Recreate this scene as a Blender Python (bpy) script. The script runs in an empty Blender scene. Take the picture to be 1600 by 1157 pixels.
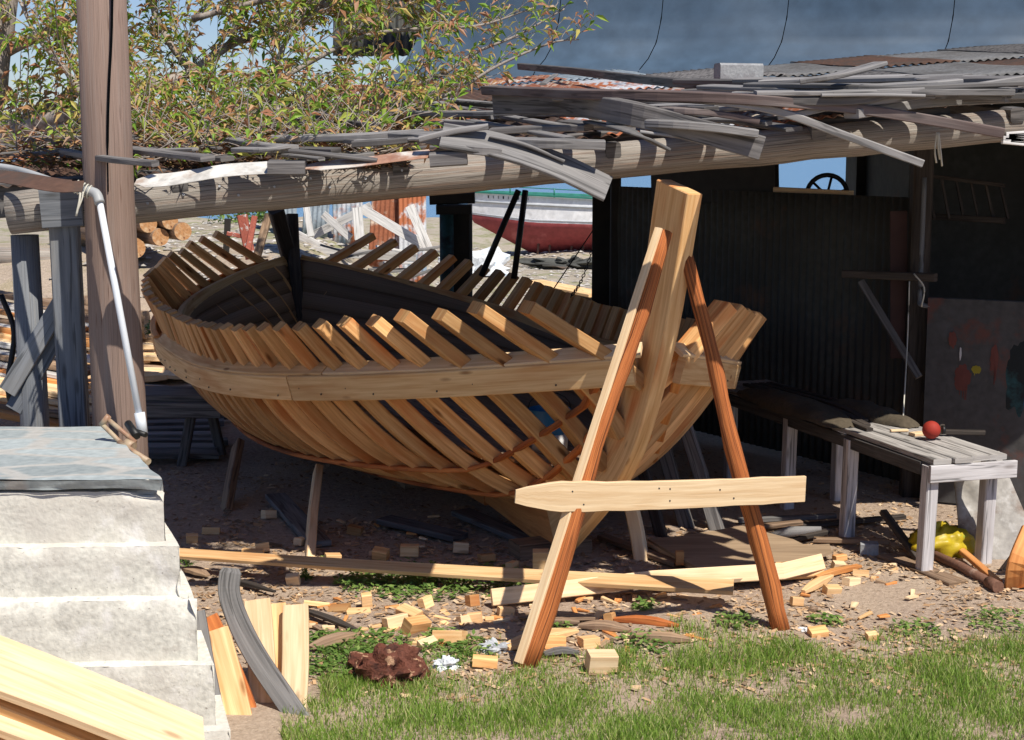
import bpy, math, random
from mathutils import Vector as V, noise, Matrix
R_ = random.Random(7)
rnd = R_.random
def ru(a, b): return a + (b - a) * rnd()
sc = bpy.context.scene
col = sc.collection
H, YH, F = 2.69, 227.0, 2400.0
TH = math.atan((578.5 - YH) / F); CT, ST = math.cos(TH), math.sin(TH)
def ray(px, py):
    a = (px - 800) / F; b = (578.5 - py) / F
    return V((a, CT + b * ST, b * CT - ST))
def P(px, py, d):                       # the point at distance d (world y) seen at a pixel
    r = ray(px, py); return V((0, 0, H)) + r * (d / r.y)
def G(px, py, z=0.0):                   # the point at height z seen at a pixel
    r = ray(px, py); return V((0, 0, H)) + r * ((z - H) / r.z)

# ------------------------------------------------------------------ materials
def nm(name):
    m = bpy.data.materials.new(name); m.use_nodes = True
    nt = m.node_tree; b = nt.nodes['Principled BSDF']
    return m, nt, b, (lambda t: nt.nodes.new(t)), nt.links.new
def ramp(n, stops):
    r = n('ShaderNodeValToRGB'); e = r.color_ramp.elements
    e[0].position, e[0].color = stops[0][0], (*stops[0][1], 1)
    e[1].position, e[1].color = stops[-1][0], (*stops[-1][1], 1)
    for p, c in stops[1:-1]:
        x = e.new(p); x.color = (*c, 1)
    return r
def mixc(n, l, fac, a, b, mode='MIX'):
    m = n('ShaderNodeMix'); m.data_type = 'RGBA'; m.blend_type = mode
    for s, v in ((0, fac), (6, a), (7, b)):
        if hasattr(v, 'links'): l(v, m.inputs[s])
        elif s == 0: m.inputs[0].default_value = v
        else: m.inputs[s].default_value = (*v, 1)
    return m.outputs[2]
def wood(name, dark, light, rough=.75, knot=(.12, .05, .02), knots=.5, var=.35, stain=None, stainamt=.45, bump=.35, cracks=0.0, fine=45):
    m, nt, b, n, l = nm(name)
    uv = n('ShaderNodeUVMap'); oi = n('ShaderNodeObjectInfo'); gi = n('ShaderNodeNewGeometry')
    mp = n('ShaderNodeMapping'); mp.inputs['Scale'].default_value = (2.2, fine, 1); l(uv.outputs[0], mp.inputs[0])
    no = n('ShaderNodeTexNoise'); no.inputs['Scale'].default_value = 1; no.inputs['Detail'].default_value = 6; no.inputs['Distortion'].default_value = .7
    no.noise_dimensions = '4D'
    mu = n('ShaderNodeMath'); mu.operation = 'MULTIPLY'; mu.inputs[1].default_value = 37; l(gi.outputs['Random Per Island'], mu.inputs[0])
    l(mu.outputs[0], no.inputs['W']); l(mp.outputs[0], no.inputs['Vector'])
    r1 = ramp(n, [(.30, dark), (.66, light)]); l(no.outputs[0], r1.inputs[0])
    # broad tone drift
    mp2 = n('ShaderNodeMapping'); mp2.inputs['Scale'].default_value = (1.3, 6, 1); l(uv.outputs[0], mp2.inputs[0])
    n2 = n('ShaderNodeTexNoise'); n2.inputs['Scale'].default_value = 1; n2.inputs['Detail'].default_value = 3; n2.noise_dimensions = '4D'
    l(mp2.outputs[0], n2.inputs['Vector']); l(mu.outputs[0], n2.inputs['W'])
    c = r1.outputs[0]
    if stain:
        rs = ramp(n, [(.5, (0, 0, 0)), (.68, (1, 1, 1))]); l(n2.outputs[0], rs.inputs[0])
        ms = n('ShaderNodeMath'); ms.operation = 'MULTIPLY'; ms.inputs[1].default_value = stainamt; l(rs.outputs[0], ms.inputs[0])
        c = mixc(n, l, ms.outputs[0], c, stain)
    # knots
    if knots:
        mp3 = n('ShaderNodeMapping'); mp3.inputs['Scale'].default_value = (2.6, 9, 1); l(uv.outputs[0], mp3.inputs[0])
        vo = n('ShaderNodeTexVoronoi'); vo.inputs['Scale'].default_value = 1; l(mp3.outputs[0], vo.inputs['Vector'])
        rk = ramp(n, [(.07, (1, 1, 1)), (.16, (0, 0, 0))]); l(vo.outputs[0], rk.inputs[0])
        mk = n('ShaderNodeMath'); mk.operation = 'MULTIPLY'; mk.inputs[1].default_value = knots; l(rk.outputs[0], mk.inputs[0])
        c = mixc(n, l, mk.outputs[0], c, knot)
    if cracks:
        mp4 = n('ShaderNodeMapping'); mp4.inputs['Scale'].default_value = (1.6, 30, 1); l(uv.outputs[0], mp4.inputs[0])
        n4 = n('ShaderNodeTexNoise'); n4.inputs['Scale'].default_value = 1; n4.inputs['Detail'].default_value = 2; n4.inputs['Distortion'].default_value = 1.2; l(mp4.outputs[0], n4.inputs['Vector'])
        rc = ramp(n, [(.37, (1, 1, 1)), (.42, (0, 0, 0))]); l(n4.outputs[0], rc.inputs[0])
        mc = n('ShaderNodeMath'); mc.operation = 'MULTIPLY'; mc.inputs[1].default_value = cracks; l(rc.outputs[0], mc.inputs[0])
        c = mixc(n, l, mc.outputs[0], c, tuple(x * .25 for x in dark))
    # per piece brightness
    hs = n('ShaderNodeHueSaturation'); mr = n('ShaderNodeMapRange'); mr.inputs[3].default_value = 1 - var; mr.inputs[4].default_value = 1 + var * .6
    ad = n('ShaderNodeMath'); ad.operation = 'ADD'; l(oi.outputs['Random'], ad.inputs[0]); l(gi.outputs['Random Per Island'], ad.inputs[1])
    fr = n('ShaderNodeMath'); fr.operation = 'FRACT'; l(ad.outputs[0], fr.inputs[0])
    l(fr.outputs[0], mr.inputs[0]); l(mr.outputs[0], hs.inputs['Value']); l(c, hs.inputs['Color'])
    l(hs.outputs[0], b.inputs['Base Color']); b.inputs['Roughness'].default_value = rough
    b.inputs['Specular IOR Level'].default_value = .25
    bp = n('ShaderNodeBump'); bp.inputs['Strength'].default_value = bump; bp.inputs['Distance'].default_value = .006
    l(no.outputs[0], bp.inputs['Height']); l(bp.outputs[0], b.inputs['Normal'])
    return m
def plain(name, c, rough=.6, metal=0, c2=None, scale=6, bump=.15, spec=.4, dist=.01, detail=6):
    m, nt, b, n, l = nm(name)
    tc = n('ShaderNodeTexCoord'); no = n('ShaderNodeTexNoise'); no.inputs['Scale'].default_value = scale; no.inputs['Detail'].default_value = detail
    l(tc.outputs['Object'], no.inputs['Vector'])
    r = ramp(n, [(.35, c), (.65, c2 or tuple(x * .75 for x in c))]); l(no.outputs[0], r.inputs[0]); l(r.outputs[0], b.inputs['Base Color'])
    b.inputs['Roughness'].default_value = rough; b.inputs['Metallic'].default_value = metal; b.inputs['Specular IOR Level'].default_value = spec
    if bump:
        bp = n('ShaderNodeBump'); bp.inputs['Strength'].default_value = bump; bp.inputs['Distance'].default_value = dist
        l(no.outputs[0], bp.inputs['Height']); l(bp.outputs[0], b.inputs['Normal'])
    return m
def patchy(name, base, spots, rough=.8, scale=3, bump=.3, coord='Object', metal=0):
    """base colour with several layers of blotches: spots = [(colour, scale, lo, hi)]"""
    m, nt, b, n, l = nm(name)
    tc = n('ShaderNodeTexCoord')
    no = n('ShaderNodeTexNoise'); no.inputs['Scale'].default_value = scale * 8; no.inputs['Detail'].default_value = 8; l(tc.outputs[coord], no.inputs['Vector'])
    r = ramp(n, [(.3, tuple(x * .7 for x in base)), (.7, base)]); l(no.outputs[0], r.inputs[0]); c = r.outputs[0]
    for i, (sc_, s, lo, hi) in enumerate(spots):
        n2 = n('ShaderNodeTexNoise'); n2.noise_dimensions = '4D'; n2.inputs['W'].default_value = i * 7.3 + 1; n2.inputs['Scale'].default_value = s; n2.inputs['Detail'].default_value = 7; n2.inputs['Roughness'].default_value = .62
        l(tc.outputs[coord], n2.inputs['Vector'])
        r2 = ramp(n, [(lo, (0, 0, 0)), (hi, (1, 1, 1))]); l(n2.outputs[0], r2.inputs[0])
        c = mixc(n, l, r2.outputs[0], c, sc_)
    l(c, b.inputs['Base Color']); b.inputs['Roughness'].default_value = rough; b.inputs['Metallic'].default_value = metal
    b.inputs['Specular IOR Level'].default_value = .3
    bp = n('ShaderNodeBump'); bp.inputs['Strength'].default_value = bump; bp.inputs['Distance'].default_value = .01
    l(no.outputs[0], bp.inputs['Height']); l(bp.outputs[0], b.inputs['Normal'])
    return m
def island(name, stops, rough=.8, trans=0.0):
    m, nt, b, n, l = nm(name)
    gi = n('ShaderNodeNewGeometry'); r = ramp(n, stops); r.color_ramp.interpolation = 'LINEAR'
    l(gi.outputs['Random Per Island'], r.inputs[0]); l(r.outputs[0], b.inputs['Base Color']); b.inputs['Roughness'].default_value = rough
    b.inputs['Specular IOR Level'].default_value = .3
    if trans:
        t = n('ShaderNodeBsdfTranslucent'); l(r.outputs[0], t.inputs[0]); mx = n('ShaderNodeMixShader'); mx.inputs[0].default_value = trans
        l(b.outputs[0], mx.inputs[1]); l(t.outputs[0], mx.inputs[2]); l(mx.outputs[0], nt.nodes['Material Output'].inputs[0])
    return m
M = {}
M['pine'] = wood('fresh_pine', (.66, .38, .16), (.90, .63, .34), knot=(.22, .08, .02), knots=.75, var=.22, stain=(.50, .17, .04), stainamt=.45)
M['pinered'] = wood('stem_pine', (.64, .35, .14), (.88, .59, .30), knot=(.2, .07, .02), knots=.8, var=.05, stain=(.62, .19, .05), stainamt=.8)
M['rib'] = wood('rib_pine', (.54, .26, .09), (.84, .51, .23), knot=(.16, .05, .012), knots=.9, var=.45, stain=(.56, .17, .04), stainamt=.85)
M['palewood'] = wood('pale_board', (.66, .44, .24), (.86, .66, .42), knot=(.2, .09, .03), knots=.55, var=.15)
M['orange'] = wood('oiled_timber', (.46, .16, .045), (.72, .33, .11), rough=.6, knots=.6, var=.2, stain=(.68, .40, .16), stainamt=.75)
M['bark'] = wood('red_bark_pole', (.26, .055, .016), (.66, .23, .065), rough=.65, knots=.7, knot=(.05, .01, .004), var=.1, stain=(.06, .018, .010), stainamt=.95, bump=.9, fine=22)
M['grey'] = wood('weathered_board', (.15, .145, .143), (.28, .27, .265), knots=.4, knot=(.05, .045, .04), var=.42, bump=.6, cracks=.6)
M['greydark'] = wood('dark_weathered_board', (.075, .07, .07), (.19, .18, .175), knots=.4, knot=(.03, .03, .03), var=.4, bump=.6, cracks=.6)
M['redgrey'] = wood('red_stained_board', (.075, .055, .052), (.17, .125, .115), knots=.4, knot=(.03, .03, .03), var=.1, stain=(.30, .28, .27), bump=.6, cracks=.5)
M['log'] = wood('weathered_log', (.20, .175, .155), (.43, .395, .35), knots=.3, knot=(.08, .05, .03), var=.05, stain=(.30, .18, .12), stainamt=.5, bump=1.0, cracks=.95, fine=38)
M['post'] = wood('brown_post', (.185, .13, .105), (.275, .195, .16), knots=.85, knot=(.07, .025, .014), var=.05, stain=(.25, .20, .175), stainamt=.6, bump=.5, cracks=.35, fine=34)
M['bluegrey'] = wood('blue_grey_post', (.12, .13, .145), (.22, .235, .26), knots=.6, knot=(.05, .05, .05), var=.15, bump=.6, cracks=.6, stain=(.3, .28, .25), stainamt=.4)
M['whitewood'] = wood('whitened_board', (.50, .49, .48), (.76, .75, .73), knots=.3, knot=(.2, .18, .16), var=.2, stain=(.42, .38, .34), stainamt=.6, cracks=.6)
M['benchwhite'] = wood('worn_white_paint', (.42, .40, .40), (.66, .64, .65), knots=.5, knot=(.12, .09, .07), var=.12, stain=(.25, .22, .21), stainamt=.7, cracks=.7)
M['benchtop'] = wood('bench_top_boards', (.24, .225, .21), (.50, .475, .45), knots=.4, knot=(.08, .07, .06), var=.2, bump=.6, cracks=.7)
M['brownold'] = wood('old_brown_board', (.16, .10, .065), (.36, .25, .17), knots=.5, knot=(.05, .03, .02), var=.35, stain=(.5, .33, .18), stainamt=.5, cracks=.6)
M['ply'] = wood('plywood', (.30, .21, .13), (.44, .32, .21), knots=.3, var=.1, stain=(.2, .14, .09), stainamt=.5)
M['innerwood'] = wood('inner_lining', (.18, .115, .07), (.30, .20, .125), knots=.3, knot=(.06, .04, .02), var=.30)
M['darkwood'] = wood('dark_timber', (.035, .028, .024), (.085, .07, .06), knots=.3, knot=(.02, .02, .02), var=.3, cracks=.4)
M['endgrain'] = patchy('end_grain', (.52, .27, .12), [((.62, .45, .28), 9, .5, .65), ((.15, .06, .03), 24, .62, .7)], scale=6)
M['concrete'] = patchy('rough_concrete', (.73, .71, .63), [((.56, .53, .47), 2.2, .46, .62), ((.76, .74, .70), 5, .55, .68), ((.34, .31, .27), 46, .64, .69), ((.40, .35, .30), 4.5, .60, .72), ((.10, .09, .08), 90, .66, .70)], rough=.95, scale=5, bump=.45)
M['slate'] = None
M['rust'] = patchy('rusty_iron', (.34, .12, .06), [((.60, .50, .40), 2.5, .50, .60), ((.22, .07, .035), 5, .55, .68), ((.50, .53, .56), 1.6, .56, .62)], rough=.7, scale=3)
M['paletin'] = patchy('pale_tin', (.55, .53, .49), [((.32, .22, .16), 2.5, .52, .62), ((.68, .67, .64), 4, .5, .6)], scale=3)
M['palerust'] = patchy('pale_rusty_tin', (.40, .22, .15), [((.55, .52, .48), 3, .48, .58), ((.25, .12, .08), 4, .56, .66)], scale=3)
M['oldtin'] = patchy('old_grey_iron', (.20, .20, .20), [((.12, .115, .11), 2, .45, .6), ((.20, .12, .09), 2.2, .60, .70)], rough=.8, scale=3)
M['darkrust'] = patchy('dirty_rusty_iron', (.12, .065, .045), [((.07, .05, .04), 3, .45, .6), ((.25, .22, .2), 2.5, .62, .70)], rough=.85, scale=3)
M['tinblue'] = patchy('galvanised_iron', (.34, .40, .45), [((.22, .27, .31), 1.5, .48, .6), ((.36, .15, .08), 2.2, .62, .70)], rough=.55, scale=3, metal=.2)
M['rustmix'] = patchy('mottled_iron', (.60, .62, .66), [((.42, .14, .06), 2.0, .47, .53), ((.22, .30, .38), 1.3, .55, .6)], rough=.6, scale=3)
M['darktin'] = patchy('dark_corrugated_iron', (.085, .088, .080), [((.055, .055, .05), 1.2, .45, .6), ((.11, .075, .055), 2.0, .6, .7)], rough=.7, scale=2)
M['bluemetal'] = patchy('blue_metal_sheet', (.065, .108, .165), [((.045, .070, .105), .55, .42, .70), ((.080, .125, .185), 1.1, .55, .80)], rough=.5, scale=.6, bump=.04)
M['black'] = plain('black_iron', (.012, .012, .012), .5)
M['blackwood'] = plain('tarred_timber', (.018, .016, .014), .7, c2=(.03, .026, .022))
M['teal'] = patchy('teal_paint', (.03, .09, .10), [((.015, .02, .022), 4, .45, .55)], scale=4)
M['blackseam'] = plain('seam_gap', (.004, .005, .006), 1.0, spec=0, bump=0)
M['pvc'] = plain('white_pipe', (.66, .69, .73), .4, c2=(.58, .62, .66), scale=3, bump=0)
M['pvcdirty'] = plain('grey_pipe', (.30, .32, .33), .5, c2=(.40, .41, .42), scale=5)
M['cord'] = plain('white_cord', (.62, .60, .52), .9)
M['brass'] = plain('dirty_cream_plastic', (.45, .38, .26), .5, c2=(.28, .15, .09), scale=14)
M['whitehull'] = patchy('white_boat_paint', (.90, .90, .91), [((.72, .74, .77), 1.2, .5, .65)], rough=.45, scale=1, bump=.03)
M['redhull'] = patchy('red_antifouling', (.36, .07, .075), [((.25, .05, .05), .9, .48, .6), ((.46, .13, .13), 1.8, .58, .7)], rough=.6, scale=1, bump=.1)
M['greenrail'] = plain('green_rail_paint', (.03, .20, .15), .5)
M['hullgrey'] = plain('grey_trim', (.45, .47, .5), .5)
M['tarp'] = patchy('white_plastic_sheet', (.74, .77, .80), [((.40, .52, .62), 5, .58, .66)], rough=.5, scale=3)
M['dirtysheet'] = patchy('dirty_white_sheet', (.42, .40, .37), [((.20, .15, .12), 3, .5, .6), ((.55, .54, .52), 5, .55, .65)], scale=3)
M['canvas'] = patchy('brown_canvas', (.10, .08, .055), [((.06, .05, .035), 2.5, .5, .62)], rough=.95, scale=5, bump=.5)
M['yellow'] = patchy('yellow_bag', (.50, .38, .02), [((.12, .30, .05), 9, .62, .66), ((.50, .36, .02), 5, .5, .6)], rough=.4, scale=3)
M['redfloat'] = plain('red_float', (.34, .028, .015), .75, bump=.05)
M['blueplastic'] = plain('blue_bucket', (.02, .20, .48), .4, bump=0)
M['whiteplastic'] = plain('white_plastic', (.7, .7, .7), .5)
M['ironpipe'] = patchy('rusty_pipe', (.20, .10, .065), [((.30, .2, .15), 8, .55, .65)], scale=6)
M['cinder'] = patchy('grey_block', (.33, .34, .35), [((.22, .22, .23), 12, .5, .6)], scale=8)
M['rotten'] = patchy('rotten_red_wood', (.15, .05, .03), [((.05, .018, .012), 10, .5, .6), ((.42, .25, .15), 14, .56, .60)], scale=8, bump=1)
M['dimred'] = plain('faded_red_board', (.06, .028, .024), .8)
M['redpaint'] = patchy('flaking_red_paint', (.45, .13, .09), [((.6, .55, .52), 8, .58, .62)], scale=5)
M['offcut'] = island('wood_offcut', [(0, (.62, .34, .13)), (.35, (.50, .22, .08)), (.7, (.70, .43, .20)), (1, (.42, .17, .07))])
M['leaf'] = island('narrow_leaves', [(0, (.13, .26, .03)), (.25, (.25, .42, .05)), (.46, (.42, .48, .09)), (.60, (.56, .48, .14)), (.74, (.56, .32, .15)), (.88, (.42, .18, .10)), (1, (.66, .48, .32))], rough=.5, trans=.38)
M['deadleaf'] = island('dead_leaves', [(0, (.12, .08, .05)), (.4, (.22, .14, .08)), (.75, (.30, .13, .07)), (1, (.20, .22, .06))], rough=.8)
M['twig'] = patchy('grey_bark', (.38, .33, .29), [((.17, .14, .12), 12, .5, .6)], scale=10)
M['grass'] = island('grass_blades', [(0, (.12, .22, .03)), (.4, (.21, .35, .05)), (.75, (.30, .43, .08)), (.9, (.50, .48, .2)), (1, (.66, .58, .36))], rough=.55, trans=.35)
M['weed'] = island('weed_leaves', [(0, (.07, .14, .03)), (.5, (.14, .24, .05)), (1, (.26, .36, .10))], rough=.5, trans=.3)
M['chips'] = island('shavings', [(0, (.20, .13, .08)), (.3, (.36, .22, .12)), (.6, (.52, .34, .19)), (.85, (.62, .46, .30)), (1, (.12, .08, .05))])
M['pebbles'] = island('pebble_tones', [(0, (.42, .40, .37)), (.5, (.25, .22, .19)), (1, (.55, .53, .5))])

def slate_mat():
    m, nt, b, n, l = nm('slate_crazy_paving')
    tc = n('ShaderNodeTexCoord'); mp = n('ShaderNodeMapping'); mp.inputs['Scale'].default_value = (1.0, 2.4, 1); mp.inputs['Rotation'].default_value = (0, 0, .1); l(tc.outputs['Object'], mp.inputs[0])
    vo = n('ShaderNodeTexVoronoi'); vo.feature = 'DISTANCE_TO_EDGE'; vo.inputs['Scale'].default_value = 1.9; vo.inputs['Randomness'].default_value = .8
    nn = n('ShaderNodeTexNoise'); nn.inputs['Scale'].default_value = 9; nn.inputs['Detail'].default_value = 4; l(mp.outputs[0], nn.inputs['Vector'])
    vm = n('ShaderNodeVectorMath'); vm.operation = 'MULTIPLY_ADD'; vm.inputs[1].default_value = (.035, .035, 0); l(nn.outputs[1], vm.inputs[0]); l(mp.outputs[0], vm.inputs[2])
    l(vm.outputs[0], vo.inputs['Vector'])
    vc = n('ShaderNodeTexVoronoi'); vc.inputs['Scale'].default_value = 1.9; vc.inputs['Randomness'].default_value = .8; l(vm.outputs[0], vc.inputs['Vector'])
    r = ramp(n, [(.05, (1, 1, 1)), (.11, (0, 0, 0))]); l(vo.outputs[0], r.inputs[0])
    n3 = n('ShaderNodeTexNoise'); n3.inputs['Scale'].default_value = 22; n3.inputs['Detail'].default_value = 8; l(tc.outputs['Object'], n3.inputs['Vector'])
    sr = ramp(n, [(.3, (.25, .285, .29)), (.7, (.36, .40, .40))]); l(n3.outputs[0], sr.inputs[0])
    mr = ramp(n, [(.3, (.36, .355, .33)), (.7, (.46, .45, .42))]); l(n3.outputs[0], mr.inputs[0])
    hv = n('ShaderNodeHueSaturation'); l(sr.outputs[0], hv.inputs['Color']); q = n('ShaderNodeMapRange'); q.inputs[3].default_value = .85; q.inputs[4].default_value = 1.2
    sp = n('ShaderNodeSeparateColor'); l(vc.outputs['Color'], sp.inputs[0]); l(sp.outputs[0], q.inputs[0]); l(q.outputs[0], hv.inputs['Value'])
    c = mixc(n, l, r.outputs[0], hv.outputs[0], mr.outputs[0]); l(c, b.inputs['Base Color']); b.inputs['Roughness'].default_value = .75
    bp = n('ShaderNodeBump'); bp.inputs['Strength'].default_value = .5; bp.inputs['Distance'].default_value = .01; l(n3.outputs[0], bp.inputs['Height']); l(bp.outputs[0], b.inputs['Normal'])
    return m
M['slate'] = slate_mat()
def ground_mat():
    m, nt, b, n, l = nm('dirt_and_sawdust')
    tc = n('ShaderNodeTexCoord')
    def ns(s, d=8, w=0, ro=.6):
        x = n('ShaderNodeTexNoise'); x.noise_dimensions = '4D'; x.inputs['W'].default_value = w; x.inputs['Scale'].default_value = s; x.inputs['Detail'].default_value = d; x.inputs['Roughness'].default_value = ro
        l(tc.outputs['Object'], x.inputs['Vector']); return x.outputs[0]
    f = ns(26, 10, 1, .75)
    r = ramp(n, [(.28, (.17, .12, .09)), (.44, (.37, .275, .21)), (.58, (.54, .42, .325)), (.75, (.68, .56, .44))]); l(f, r.inputs[0])
    a = ns(1.1, 6, 3); ra = ramp(n, [(.42, (0, 0, 0)), (.6, (1, 1, 1))]); l(a, ra.inputs[0])
    r2 = ramp(n, [(.3, (.40, .30, .22)), (.7, (.68, .55, .41))]); l(ns(60, 4, 5), r2.inputs[0])
    ma = n('ShaderNodeMath'); ma.operation = 'MULTIPLY'; ma.inputs[1].default_value = .6; l(ra.outputs[0], ma.inputs[0])
    c = mixc(n, l, ma.outputs[0], r.outputs[0], r2.outputs[0])
    # scrubby far ground: more grey-green with distance from the yard
    sx = n('ShaderNodeSeparateXYZ'); l(tc.outputs['Object'], sx.inputs[0])
    fr = n('ShaderNodeMapRange'); fr.inputs[1].default_value = 17; fr.inputs[2].default_value = 24; l(sx.outputs[1], fr.inputs[0])
    g = ns(.9, 9, 8, .7); rg = ramp(n, [(.4, (.27, .25, .19)), (.5, (.40, .37, .31)), (.58, (.16, .20, .07)), (.68, (.42, .39, .33))]); l(g, rg.inputs[0])
    mf = n('ShaderNodeMath'); mf.operation = 'MULTIPLY'; mf.inputs[1].default_value = .75; l(fr.outputs[0], mf.inputs[0])
    c = mixc(n, l, mf.outputs[0], c, rg.outputs[0])
    l(c, b.inputs['Base Color']); b.inputs['Roughness'].default_value = .95; b.inputs['Specular IOR Level'].default_value = .15
    bp = n('ShaderNodeBump'); bp.inputs['Strength'].default_value = 1; bp.inputs['Distance'].default_value = .03; l(f, bp.inputs['Height']); l(bp.outputs[0], b.inputs['Normal'])
    return m
M['ground'] = ground_mat()

# ------------------------------------------------------------------ mesh builder
class MB:
    def __init__(s): s.v = []; s.f = []; s.uv = []; s.sm = []; s.mi = []
    def face(s, idx, uv, smooth=False, mi=0):
        s.f.append(idx); s.uv.append(uv); s.sm.append(smooth); s.mi.append(mi)
    def sweep(s, path, sec, up=V((0, 0, 1)), scale=None, ups=None, smooth=False, capmi=0, mi=0, jit=0):
        path = [V(p) for p in path]; n = len(path); k = len(sec); b0 = len(s.v); u0, v0 = ru(0, 30), ru(0, 30)
        per = [0]
        for i in range(k):
            a, c = sec[i], sec[(i + 1) % k]; per.append(per[-1] + math.hypot(a[0] - c[0], a[1] - c[1]))
        L = 0; us = []
        for i, p in enumerate(path):
            if i: L += (p - path[i - 1]).length
            us.append(L)
            t = (path[min(i + 1, n - 1)] - path[max(i - 1, 0)]).normalized()
            U = (ups[i] if ups else up); side = t.cross(U)
            if side.length < 1e-4: side = t.cross(V((1, 0, 0)))
            side.normalize(); U2 = side.cross(t)
            q = scale[i] if scale else 1
            for a, c in sec:
                j = 1 + (ru(-jit, jit) if jit else 0)
                s.v.append(p + side * a * q * j + U2 * c * q * j)
        for i in range(n - 1):
            for j in range(k):
                j2 = (j + 1) % k
                s.face((b0 + i * k + j, b0 + i * k + j2, b0 + (i + 1) * k + j2, b0 + (i + 1) * k + j),
                       [(u0 + us[i], v0 + per[j]), (u0 + us[i], v0 + per[j + 1]), (u0 + us[i + 1], v0 + per[j + 1]), (u0 + us[i + 1], v0 + per[j])], smooth, mi)
        s.face(tuple(b0 + j for j in reversed(range(k))), [(u0 + sec[j][0], v0 + sec[j][1]) for j in reversed(range(k))], False, capmi)
        s.face(tuple(b0 + (n - 1) * k + j for j in range(k)), [(u0 + c[0], v0 + c[1]) for c in sec], False, capmi)
        return s
    def plank(s, path, w, t, up=V((0, 0, 1)), bev=None, **kw):
        e = bev if bev is not None else min(w, t) * .12; a, c = w / 2, t / 2
        sec = [(a, -c + e), (a, c - e), (a - e, c), (-a + e, c), (-a, c - e), (-a, -c + e), (-a + e, -c), (a - e, -c)]
        return s.sweep(path, sec, up, **kw)
    def tube(s, path, r, n=10, radii=None, **kw):
        rr = radii or [r] * len(path)
        sec = [(math.cos(2 * math.pi * i / n), math.sin(2 * math.pi * i / n)) for i in range(n)]
        kw.setdefault('smooth', True)
        return s.sweep(path, sec, scale=rr, **kw)
    def box(s, c, size, rot=None, bev=.004, up=None):
        x, y, z = size; m = rot or Matrix.Identity(3); c = V(c)
        ax = m @ V((1, 0, 0)); return s.plank([c - ax * x / 2, c + ax * x / 2], y, z, up=m @ V((0, 0, 1)), bev=bev)
    def poly(s, pts, smooth=False, uv=None, mi=0):
        b0 = len(s.v); s.v += [V(p) for p in pts]
        s.face(tuple(range(b0, b0 + len(pts))), uv or [(p[0], p[1]) for p in pts], smooth, mi)
    def grid(s, fn, nu, nv, smooth=True, mi=0):
        b0 = len(s.v)
        for i in range(nu + 1):
            for j in range(nv + 1): s.v.append(V(fn(i / nu, j / nv)))
        w = nv + 1
        for i in range(nu):
            for j in range(nv):
                s.face((b0 + i * w + j, b0 + (i + 1) * w + j, b0 + (i + 1) * w + j + 1, b0 + i * w + j + 1),
                       [(i / nu, j / nv), ((i + 1) / nu, j / nv), ((i + 1) / nu, (j + 1) / nv), (i / nu, (j + 1) / nv)], smooth, mi)
        return s
    def build(s, name, mat, parent=None, origin=None):
        if origin is None:
            if parent is None and s.v:
                n = len(s.v); o = V((sum(v.x for v in s.v) / n, sum(v.y for v in s.v) / n, min(v.z for v in s.v)))
            else: o = V((0, 0, 0))
        else: o = V(origin)
        if parent is not None: o = parent.location.copy()
        me = bpy.data.meshes.new(name); me.from_pydata([tuple(v - o) for v in s.v], [], s.f)
        ul = me.uv_layers.new(name='UVMap'); flat = [c for f in s.uv for uv in f for c in uv]; ul.data.foreach_set('uv', flat)
        me.polygons.foreach_set('use_smooth', s.sm); me.polygons.foreach_set('material_index', s.mi)
        for m in (mat if isinstance(mat, (list, tuple)) else [mat]): me.materials.append(M[m])
        ob = bpy.data.objects.new(name, me); col.objects.link(ob)
        if parent is not None:
            ob.parent = parent
        else: ob.location = o
        return ob
def tag(o, label=None, cat=None, group=None, kind=None):
    if label: o['label'] = label
    if cat: o['category'] = cat
    if group: o['group'] = group
    if kind: o['kind'] = kind
    elif cat: o['kind'] = 'thing'
    return o
def empty(name, loc, label, cat, group=None):
    o = bpy.data.objects.new(name, None); col.objects.link(o); o.location = loc; o.empty_display_size = .1
    return tag(o, label, cat, group)
def bez(pts, n=10):
    """smooth Catmull-Rom through points"""
    pts = [V(p) for p in pts]
    if len(pts) == 2: return [pts[0].lerp(pts[1], i / n) for i in range(n + 1)]
    q = [pts[0] * 2 - pts[1]] + pts + [pts[-1] * 2 - pts[-2]]; out = []
    for i in range(1, len(q) - 2):
        for k in range(n):
            t = k / n; a, b, c, d = q[i - 1], q[i], q[i + 1], q[i + 2]
            out.append(.5 * ((2 * b) + (c - a) * t + (2 * a - 5 * b + 4 * c - d) * t * t + (3 * b - a - 3 * c + d) * t ** 3))
    out.append(pts[-1]); return out
def one(name, mb, mat, label, cat, group=None): return tag(mb.build(name, mat), label, cat, group)

# ------------------------------------------------------------------ world, sun, camera
SUN_EL, SUN_AZ = math.radians(55), math.radians(36)     # azimuth to the right of straight-behind-camera
to_sun = V((math.sin(SUN_AZ) * math.cos(SUN_EL), -math.cos(SUN_AZ) * math.cos(SUN_EL), math.sin(SUN_EL)))
w = bpy.data.worlds.new('World'); sc.world = w; w.use_nodes = True
sk = w.node_tree.nodes.new('ShaderNodeTexSky'); sk.sky_type = 'NISHITA'; sk.sun_disc = False; sk.sun_elevation = SUN_EL
sk.sun_rotation = math.atan2(to_sun.x, to_sun.y); sk.air_density = 1.0; sk.dust_density = .2; sk.ozone_density = 1.5
_mx = w.node_tree.nodes.new('ShaderNodeMix'); _mx.data_type = 'RGBA'; _mx.blend_type = 'MULTIPLY'; _mx.inputs[0].default_value = 1; _mx.inputs[7].default_value = (.80, .87, 1.10, 1)
w.node_tree.links.new(sk.outputs[0], _mx.inputs[6]); w.node_tree.links.new(_mx.outputs[2], w.node_tree.nodes['Background'].inputs[0]); w.node_tree.nodes['Background'].inputs[1].default_value = .073
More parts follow.
